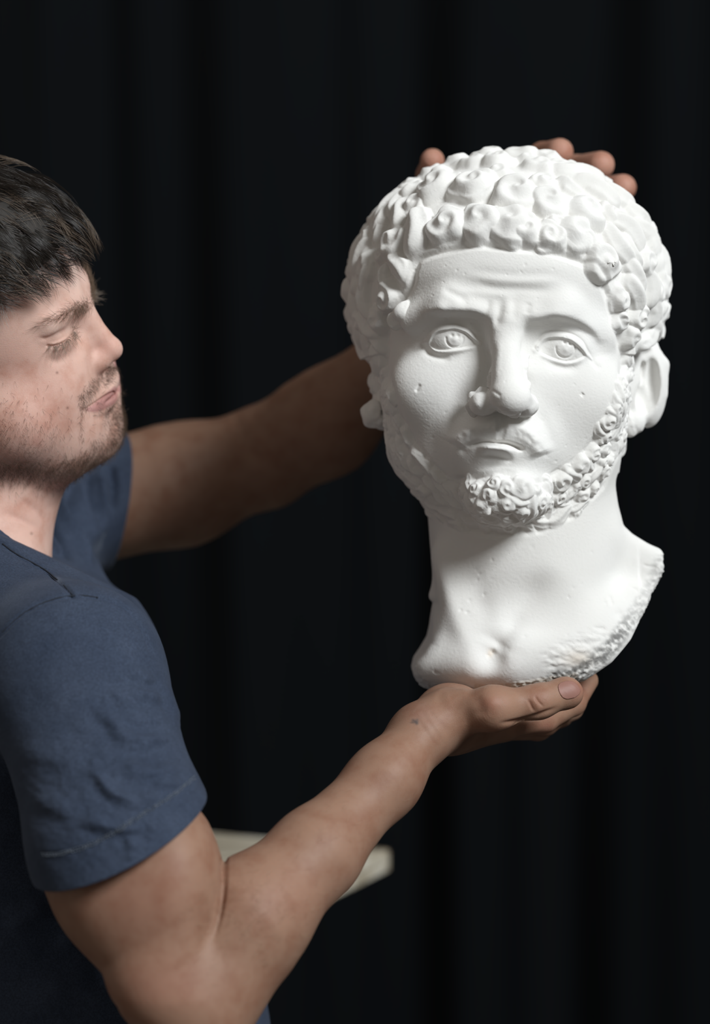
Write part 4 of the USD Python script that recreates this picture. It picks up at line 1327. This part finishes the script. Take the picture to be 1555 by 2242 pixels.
def skin_tint(c, kind):
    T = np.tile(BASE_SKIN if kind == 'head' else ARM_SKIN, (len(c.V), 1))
    uv, vis = c.uv, (c.face > -0.3)
    RED = (0.56, 0.26, 0.205) if kind == 'head' else (0.37, 0.165, 0.12)
    if kind == 'head':
        for p, r, a in (((110, 850), (70, 60), .22), ((235, 765), (35, 30), .4), ((95, 925), (50, 45), .3), ((80, 965), (16, 14), .5), ((20, 950), (50, 60), .3), ((30, 800), (50, 60), .25), ((60, 1130), (60, 50), .2)):
            T = tint_blob(T, uv, vis, p, r, RED, a)
        T = tint_blob(T, uv, vis, (130, 600), (70, 40), (0.78, 0.58, 0.51), .7)
        T = tint_blob(T, uv, vis, (120, 720), (35, 16), (0.58, 0.42, 0.36), .5)
        lip = spl([(188, 898), (205, 884), (225, 868), (240, 855), (252, 845), (257, 856), (258, 872), (250, 884), (232, 895), (210, 902)], 5, True)
        d = in_poly(uv, lip); w = (smooth01((d + 3) / 6) * vis)[:, None] * .85
        T = T * (1 - w) + np.array([0.44, 0.215, 0.205]) * w
        for p in ((148, 893), (125, 816), (69, 1168)):
            T = tint_blob(T, uv, vis, p, 3.0, (0.22, 0.11, 0.08), .7)
        # stubble shadow of the shaved beard: colour of the hair roots in the skin
        sh = np.array([jaw_density(u_, v_) for u_, v_ in uv[::1]]) if False else jaw_density_v(uv)
        w = (sh * vis * .30)[:, None]
        T = T * (1 - w) + np.array([0.20, 0.125, 0.095]) * w
    elif kind == 'right':
        for p, r, a in (((1265, 1510), (26, 22), .6), ((1078, 1540), (26, 20), .35), ((1180, 1530), (22, 20), .25), ((1195, 1590), (22, 10), .5), ((300, 1980), (120, 90), .30), ((340, 2160), (110, 60), .35), ((640, 1960), (90, 60), .15)):
            T = tint_blob(T, uv, vis, p, r, RED, a)
        for p, r, a in (((910, 1580), (5, 4), .9), ((905, 1577), (4, 3), .7), ((913, 1583), (3.5, 4), .9), ((903, 1582), (5, 2), .6), ((914, 1576), (3, 3), .6)):
            T = tint_blob(T, uv, vis, p, r, (0.035, 0.045, 0.05), a)
        T = tint_blob(T, uv, vis, (925, 1565), (30, 26), (0.33, 0.20, 0.17), .35)
    else:
        for p in ((945, 352), (1226, 333), (1318, 361), (1366, 411)):
            T = tint_blob(T, uv, vis, p, 42, (0.56, 0.29, 0.22), .7)
    if kind == 'head': T[MIRROR[0]] = T[MIRROR[1]]
    return T


def jaw_density_v(uv):
    """how thick the beard grows, on the drawing of the cheek"""
    d = np.zeros(len(uv))
    jaw = [(-40, 1035), (0, 1028), (60, 1030), (120, 1035), (180, 1020), (230, 990), (262, 950), (262, 920)]
    L = spl(jaw, 4)
    q, t, _ = poly_dist(uv, L)
    d = np.maximum(d, np.exp(-(q / 26)**2) * .95)
    m, _, _ = poly_dist(uv, spl([(182, 890), (184, 868), (200, 848), (225, 828), (244, 812)], 4))
    d = np.maximum(d, np.exp(-(m / 11)**2) * .9)
    m, _, _ = poly_dist(uv, spl([(178, 900), (176, 930), (180, 960)], 4)); d = np.maximum(d, np.exp(-(m / 7)**2) * .35)
    d = np.maximum(d, .32 * np.exp(-(((uv - [10, 960]) / [90, 62])**2).sum(1)))
    d = np.maximum(d, .5 * np.exp(-(((uv - [246, 893]) / [9, 12])**2).sum(1)))
    d = np.maximum(d, .5 * np.exp(-(((uv - [255, 945]) / [16, 36])**2).sum(1)))
    return d


man_base = to_world(C(20, 2850, 1.62)); man_base[2] = 0.0
man = thing('person', man_base, 'man in a blue T-shirt with dark hair and stubble, lifting and studying the plaster head', 'person')

Vs, Fs, Ns, Ts, n = [], [], [], [], 0
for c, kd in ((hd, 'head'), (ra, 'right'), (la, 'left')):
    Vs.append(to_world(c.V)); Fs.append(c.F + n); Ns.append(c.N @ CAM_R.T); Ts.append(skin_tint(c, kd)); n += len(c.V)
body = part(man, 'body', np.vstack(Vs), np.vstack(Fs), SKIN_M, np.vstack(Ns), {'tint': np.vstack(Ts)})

# thumbnail
npoly = spl([(1222, 1503), (1232, 1494), (1252, 1492), (1266, 1502), (1270, 1515), (1260, 1526), (1240, 1530), (1228, 1522)], 4, True)
dn = in_poly(ra.uv, npoly)
dn[(ra.face < 0) | (ra.V[:, 1] > 1.50)] = -99
if (dn > 0).sum() > 30:
    Vn, Fn = clip(ra.V + ra.N * 0.0005, ra.F, dn)
    Vn, Fn = solidify(Vn, Fn, 0.0008)
    part(body, 'fingernail', to_world(Vn), Fn, NAIL_M, normals(Vn, Fn) @ CAM_R.T, label='fingernail of the thumb under the plaster')

# shirt
Vq, Fq = solidify(shirt.V, shirt.F, 0.0016)
tee = part(man, 't_shirt', to_world(Vq), Fq, JERSEY, normals(Vq, Fq) @ CAM_R.T, label='faded blue short-sleeved T-shirt')


def on_surface(c, pts, mask=None):
    out, nn = [], []
    idx = np.nonzero((c.face > 0) & (mask if mask is not None else True))[0]
    t = cKDTree(c.uv[idx])
    d, i = t.query(pts)
    return c.V[idx[i]], c.N[idx[i]]


def stitches(L, spacing, length):
    P = spl(L, 30); s = np.r_[0, np.cumsum(np.linalg.norm(np.diff(P, axis=0), axis=1))]
    at = np.arange(0, s[-1], spacing)
    mid = np.stack([np.interp(at, s, P[:, k]) for k in (0, 1)], 1)
    e = np.stack([np.interp(at + length, s, P[:, k]) for k in (0, 1)], 1)
    a, na_ = on_surface(shirt, mid, shirt.V[:, 1] < 1.43); b, nb2 = on_surface(shirt, e, shirt.V[:, 1] < 1.43)
    m = (a + b) / 2 + (na_ + nb2) * .0004
    return np.stack([a + na_ * .0004, a * .7 + b * .3 + na_ * .0010, a * .3 + b * .7 + nb2 * .0010, b + nb2 * .0004], 1)


st_ = np.concatenate([stitches(HEM, 6.5, 4.0), stitches([(x + 2, y + 5) for x, y in HEM], 6.5, 4.0)])
SEAM_M = mat('seam_shadow_cloth', {'p': ('principled_bsdf', {'base_color': (0.012, 0.016, 0.026), 'roughness': 0.9})})
for nm_, L_ in (('armhole_seam', SEAM_ARM), ('shoulder_seam', SEAM_SH)):
    P_ = spl([q_ for q_ in L_ if q_[0] > -30], 10)
    a_, n_ = on_surface(shirt, P_, (shirt.V[:, 1] < 1.60) & (shirt.V[:, 2] > C(0, 1480, 1.45)[2]))
    k_ = np.ones(7) / 7
    a_ = np.stack([np.convolve(np.pad(a_[:, j_], 3, mode='edge'), k_, 'valid') for j_ in range(3)], 1)
    curves(tee, nm_, to_world(a_ + n_ * .0002)[None], .0013, SEAM_M)
curves(tee, 'hem_stitching', to_world(st_), 0.0006, THREAD, kind='stuff')

# trousers and shoes below the frame
f = Field([-0.42, 1.35, -1.62], [0.10, 1.92, -0.50], 0.006)
hip = C(55, 2880, 1.62)
wz = lambda p: (np.asarray(p) - [0, 0, CAM_Z]) @ CAM_R
hw = to_world(hip)
f = Field(np.array([hw[0] - .26, hw[1] - .30, 0.0]), np.array([hw[0] + .30, hw[1] + .30, hw[2] + .12]), 0.006)
f.add(ell(hw, (.148, .172, .15)))
for s in (1, -1):
    f.add(cone(hw + [0, s * .09, -.06], [hw[0] + .02, hw[1] + s * .11, .52], .092, .068), .05)
    f.add(cone([hw[0] + .02, hw[1] + s * .11, .52], [hw[0] - .01, hw[1] + s * .12, .09], .068, .060), .03)
Vt_, Ft_ = f.mesh()
Vt_ = taubin(Vt_, Ft_, 4)
part(man, 'trousers', Vt_, Ft_, JEANS, normals(Vt_, Ft_))
for s in (1, -1):
    f = Field(np.array([hw[0] - .14, hw[1] + s * .12 - .07, -0.01]), np.array([hw[0] + .24, hw[1] + s * .12 + .07, .14]), 0.005)
    f.add(cone([hw[0] - .06, hw[1] + s * .12, .05], [hw[0] + .15, hw[1] + s * .125, .035], .048, .040))
    f.add(cone([hw[0] - .03, hw[1] + s * .12, .08], [hw[0] - .02, hw[1] + s * .12, .105], .045, .044), .02)
    sl, X = f.win(f.lo, f.lo + 9)
    f.D[sl] = np.maximum(f.D[sl], -(X[2] - 0.0) + 0 * X[0] + 0 * X[1])
    Vt_, Ft_ = f.mesh()
    part(man, 'shoe', Vt_, Ft_, HAIR_BASE, normals(Vt_, Ft_))
# ---------------------------------------------------------------- hair of the man
rngh = np.random.default_rng(21)
SK_C, SK_R = mm(-90, 0, 26), mm(97, 78, 90)


def shell(p, off):
    """puts head points on the skull's ellipsoid, off metres out"""
    q = p - SK_C
    k = np.sqrt(((q / (SK_R + np.asarray(off)[..., None] if np.ndim(off) else SK_R + off))**2).sum(-1, keepdims=True))
    return SK_C + q / k


def hairline(p):
    """> 0 where hair grows (head coordinates, metres)"""
    f_, r_, u_ = p[:, 0] * 1000, np.abs(p[:, 1]) * 1000, p[:, 2] * 1000
    line = 56 - 0.10 * r_ - np.where(f_ < -45, (-45 - f_) * 1.05, 0)
    return u_ - np.maximum(line, -62)


def grow(n, length, lift, seed, spread=.25, front=True):
    r = np.random.default_rng(seed)
    d = r.normal(size=(n * 3, 3)); d /= np.linalg.norm(d, axis=1, keepdims=True)
    p = SK_C + d * SK_R
    p = p[hairline(p) > 2][:n]
    # clumps: every hair leans to its nearest guide
    ng = max(60, n // 26)
    G = p[r.integers(len(p), size=ng)]
    gi = cKDTree(G).query(p)[1]
    gdir = r.normal(size=(ng, 3)) * spread
    glen = r.uniform(.75, 1.25, ng)
    glift = r.uniform(.5, 1.6, ng)
    gb = r.normal(size=(ng, 3)) * .35
    K = 9
    out = np.zeros((len(p), K, 3)); out[:, 0] = p
    L = length * glen[gi] * r.uniform(.8, 1.1, len(p))
    crown = mm(-125, 0, 112)
    cur = p.copy()
    jit = r.normal(size=p.shape) * .10
    tgt = G[gi]
    for k in range(1, K):
        t = k / (K - 1)
        away = cur - crown; away /= np.linalg.norm(away, axis=1, keepdims=True)
        dirn = away + np.array([.55, 0, -.25]) + gdir[gi] + gb[gi] * math.sin(3 * t) + jit
        nrm = (cur - SK_C) / SK_R**2; nrm /= np.linalg.norm(nrm, axis=1, keepdims=True)
        dirn -= nrm * (dirn * nrm).sum(1, keepdims=True)
        dirn /= np.linalg.norm(dirn, axis=1, keepdims=True) + 1e-9
        cur = cur + dirn * (L / (K - 1))[:, None]
        off = lift * glift[gi] * math.sin(min(t * 1.9, math.pi * .62)) + .0012
        s = shell(cur, off)
        # the fringe hangs free in front of the forehead
        cur = s
        pull = (0.75 * t) * (shell(tgt + (cur - p), off) - cur)
        out[:, k] = cur + pull
    # cut along the fringe: no hair reaches far below the hairline
    hl = hairline(out.reshape(-1, 3)).reshape(out.shape[:2])
    lim = -r.uniform(2, 9, len(p)) - 3 * np.abs(r.normal(size=ng))[gi]
    over = hl < lim[:, None]
    over[:, :2] = False
    first = np.where(over.any(1), over.argmax(1), K - 1)
    tt = np.linspace(0, 1, K)[None] * first[:, None]
    i0 = np.clip(tt.astype(int), 0, K - 2); fr = (tt - i0)[..., None]
    rows = np.arange(len(p))[:, None]
    return out[rows, i0] * (1 - fr) + out[rows, i0 + 1] * fr


hair_layer = []
# the mass under the loose strands
idx = np.nonzero(hairline(cam_to_head(hd.V)) > -2)[0]
hq = cam_to_head(hd.V)
gl = hairline(hq)
gl = np.where(np.abs(hq[:, 1]) > .071, np.where((hq[:, 2] < .018), -5, gl), gl)
Vc, Fc_ = clip(hd.V, hd.F, gl * 1.0)
qc = cam_to_head(Vc)
thick = smooth01((hairline(qc) + 2) / 22) * .0105 + .0012
nz = fbm(qc * np.array([60, 60, 60]), 3, 3) - .5
Nc = normals(Vc, Fc_)
Vc2 = Vc + Nc * (thick * (1 + .9 * nz))[:, None]
Vc2, Fc2 = np.vstack([Vc2, Vc]), np.vstack([Fc_, Fc_[:, ::-1] + len(Vc)])
hair_p = part(man, 'hair', to_world(Vc2), Fc2, HAIR_BASE, np.vstack([Nc, -Nc]) @ CAM_R.T, label='short dark brown hair')
taper = np.array([.6, .9, 1, 1, 1, .95, .8, .6, .25])
S1 = grow(9000, .052, .0118, 1)
curves(hair_p, 'strands', to_world(head_to_cam(S1)), .00026 * taper, HAIR_M, kind='stuff')
S2 = grow(1500, .050, .0120, 2, .3)
curves(hair_p, 'strands', to_world(head_to_cam(S2)), .00020 * taper, HAIR_L, label='lighter strands of hair', kind='stuff')


def fuzz(c, density, n, length, lean, mat_, name, width, seed, parent, mirror=True, box=(-80, 560, 330, 1100), kdir=None, label=None):
    """short hairs on the skin where the drawing says so"""
    r = np.random.default_rng(seed)
    i = c.pick(box[:2], box[2:], -0.2 if mirror else .45)
    w = density(c.uv[i]) * np.clip(.4 + c.face[i], .2, 1)
    k = r.choice(i, size=n, p=w / w.sum())
    P, Nn = c.V[k] + r.normal(size=(n, 3)) * .0004, c.N[k]
    d = np.asarray(lean)[None] + r.normal(size=(n, 3)) * .45
    if kdir is not None: d = kdir(c.uv[k]) + r.normal(size=(n, 3)) * .25
    d -= Nn * (d * Nn).sum(1, keepdims=True) * .9
    d /= np.linalg.norm(d, axis=1, keepdims=True)
    L = (length * r.uniform(.5, 1.2, n))[:, None]
    S = np.stack([P - Nn * .0004, P + (Nn * .55 + d * .3) * L * .4, P + (Nn * .7 + d * .9) * L * .7, P + (Nn * .75 + d * 1.5) * L], 1)
    if mirror:
        q = cam_to_head(S.reshape(-1, 3)); q[:, 1] *= -1
        S = np.concatenate([S, head_to_cam(q).reshape(S.shape)])
    return curves(parent, name, to_world(S), width * np.array([1, 1, .8, .3]), mat_, label, kind='stuff')


fuzz(hd, jaw_density_v, 3000, .0032, (.3, -.2, -.9), BEARD_M, 'beard', .00013, 31, man, label='short brown stubble along the jaw and lip')


def brow_density(uv):
    d, t, _ = poly_dist(uv, spl([(186, 668), (168, 674), (148, 684), (125, 697), (100, 706), (84, 716)], 4))
    return np.exp(-(d / np.interp(t, [0, .4, 1], [10, 8, 5]))**2) * np.interp(t, [0, .15, .5, 1], [1, 1, .55, .18])


bh = lambda uv: np.tile(np.array([-.9, -.1, -.25]), (len(uv), 1))
fuzz(hd, brow_density, 420, .0065, (0, 0, 0), BROW_M, 'eyebrow', .00012, 32, man, box=(60, 630, 215, 740), kdir=bh)
lash = lambda uv: np.exp(-(poly_dist(uv, spl([(104, 757), (120, 757), (138, 750), (154, 738), (161, 728)], 4))[0] / 2.2)**2)
fuzz(hd, lash, 100, .0075, (0, 0, 0), LASH_M, 'eyelashes', .00015, 33, man, box=(90, 710, 175, 770), kdir=lambda uv: np.tile(np.array([.35, -.55, -.75]), (len(uv), 1)))
side_d = lambda uv: np.exp(-(((uv - [0, 652]) / [9, 22])**2).sum(1))
fuzz(hd, side_d, 60, .011, (.1, -.1, -.9), GREY_M, 'sideburn', .00016, 36, man, box=(-30, 600, 30, 720), label='grey wisps of hair at the temple')
arm_d = lambda uv: np.exp(-(((uv - [560, 2000]) / [130, 90])**2).sum(1)) + .25 * np.exp(-(((uv - [760, 1830]) / [120, 90])**2).sum(1))
fuzz(ra, arm_d, 260, .0055, (.4, 0, .5), DOWN_M, 'arm_hair', .00010, 34, man, mirror=False, box=(400, 1650, 1000, 2260))
# ---------------------------------------------------------------- the pale wooden workbench behind
def unproject(u, v, z):
    d = CAM_R @ np.array([(u - CX) / F, 1, -(v - CY) / F])
    t = (z - CAM_Z) / d[2]
    return d * t + [0, 0, CAM_Z]


PALE_WOOD = mat('pale_wood', {
    'tc': ('texture_coordinate', {}), 'mp': ('mapping', {'scale': (1.5, 17.0, 17.0)}), 'n': ('noise_texture', {'scale': 2.2, 'detail': 5.0, 'roughness': 0.6, 'distortion': 0.6}), 'oi': ('object_info', {}),
    'r': ('rgb_ramp', {'ramp': [(0.30, (0.20, 0.14, 0.09)), (0.44, (0.42, 0.36, 0.26)), (0.54, (0.62, 0.56, 0.45)), (0.7, (0.72, 0.69, 0.60))]}),
    'b': ('bump', {'strength': 0.3, 'distance': 0.001}), 'p': ('principled_bsdf', {'roughness': 0.65})},
    [('tc.object', 'mp.vector'), ('mp.vector', 'n.vector'), ('n.fac', 'r.fac'), ('r.color', 'p.base_color'), ('n.fac', 'b.height'), ('b.normal', 'p.normal')])


def bevel_box(lo, hi, r=0.002):
    m = Field(np.asarray(lo) - .01, np.asarray(hi) + .01, 1)  # not used: bevels are made directly
    lo, hi = np.asarray(lo, float), np.asarray(hi, float)
    P = []
    for ax in range(3):
        for a in (0, 1):
            for b in (0, 1):
                for c_ in (0, 1):
                    s = np.array([a, b, c_])
                    p = np.where(s, hi - r, lo + r).astype(float); p[ax] = (lo, hi)[s[ax]][ax]
                    P.append(p)
    import trimesh
    h = trimesh.Trimesh(np.array(P)).convex_hull
    return np.array(h.vertices), np.array(h.faces)


def build_table():
    zt = 0.90
    A, Q = unproject(857, 1858, zt), unproject(445, 1820, zt)
    ex = (Q - A); ex[2] = 0; ex /= np.linalg.norm(ex)                     # along the back edge, away from the corner
    ey = unproject(776, 1899, zt) - A; ey[2] = 0; ey /= np.linalg.norm(ey)                                                # towards the viewer
    t = thing('workbench', [*(A + ex * .5 + ey * .25)[:2], 0], 'pale wooden workbench corner glimpsed behind the bent arm', 'table')
    T = lambda P: A[None] * [1, 1, 0] + P[:, :1] * ex + P[:, 1:2] * ey + np.array([0, 0, 1.0]) * P[:, 2:]
    L, W, th = 1.15, 0.52, 0.026
    nb = 6
    rng = np.random.default_rng(2)
    for k in range(nb):
        y0, y1 = W * k / nb + .0008, W * (k + 1) / nb - .0008
        V, Fc = bevel_box((rng.uniform(0, .002), y0, zt - th), (L, y1, zt + rng.uniform(-.0006, .0006)))
        part(t, 'plank', T(V), fixw(T(V), Fc), PALE_WOOD, smooth=False)
    for (x, y) in ((.62, .05), (.62, W - .05), (L - .09, .05), (L - .09, W - .05)):
        V, Fc = bevel_box((x - .03, y - .03, 0), (x + .03, y + .03, zt - th))
        part(t, 'leg', T(V), fixw(T(V), Fc), PALE_WOOD, smooth=False)
    for y in (.05, W - .05):
        V, Fc = bevel_box((.45, y - .012, zt - th - .09), (L - .12, y + .012, zt - th))
        part(t, 'apron', T(V), fixw(T(V), Fc), PALE_WOOD, smooth=False)


def fixw(V, Fc):
    c = V.mean(0); a = V[Fc[:, 0]]
    n_ = np.cross(V[Fc[:, 1]] - a, V[Fc[:, 2]] - a)
    return np.where(((n_ * (a - c)).sum(1) < 0)[:, None], Fc[:, ::-1], Fc)


build_table()
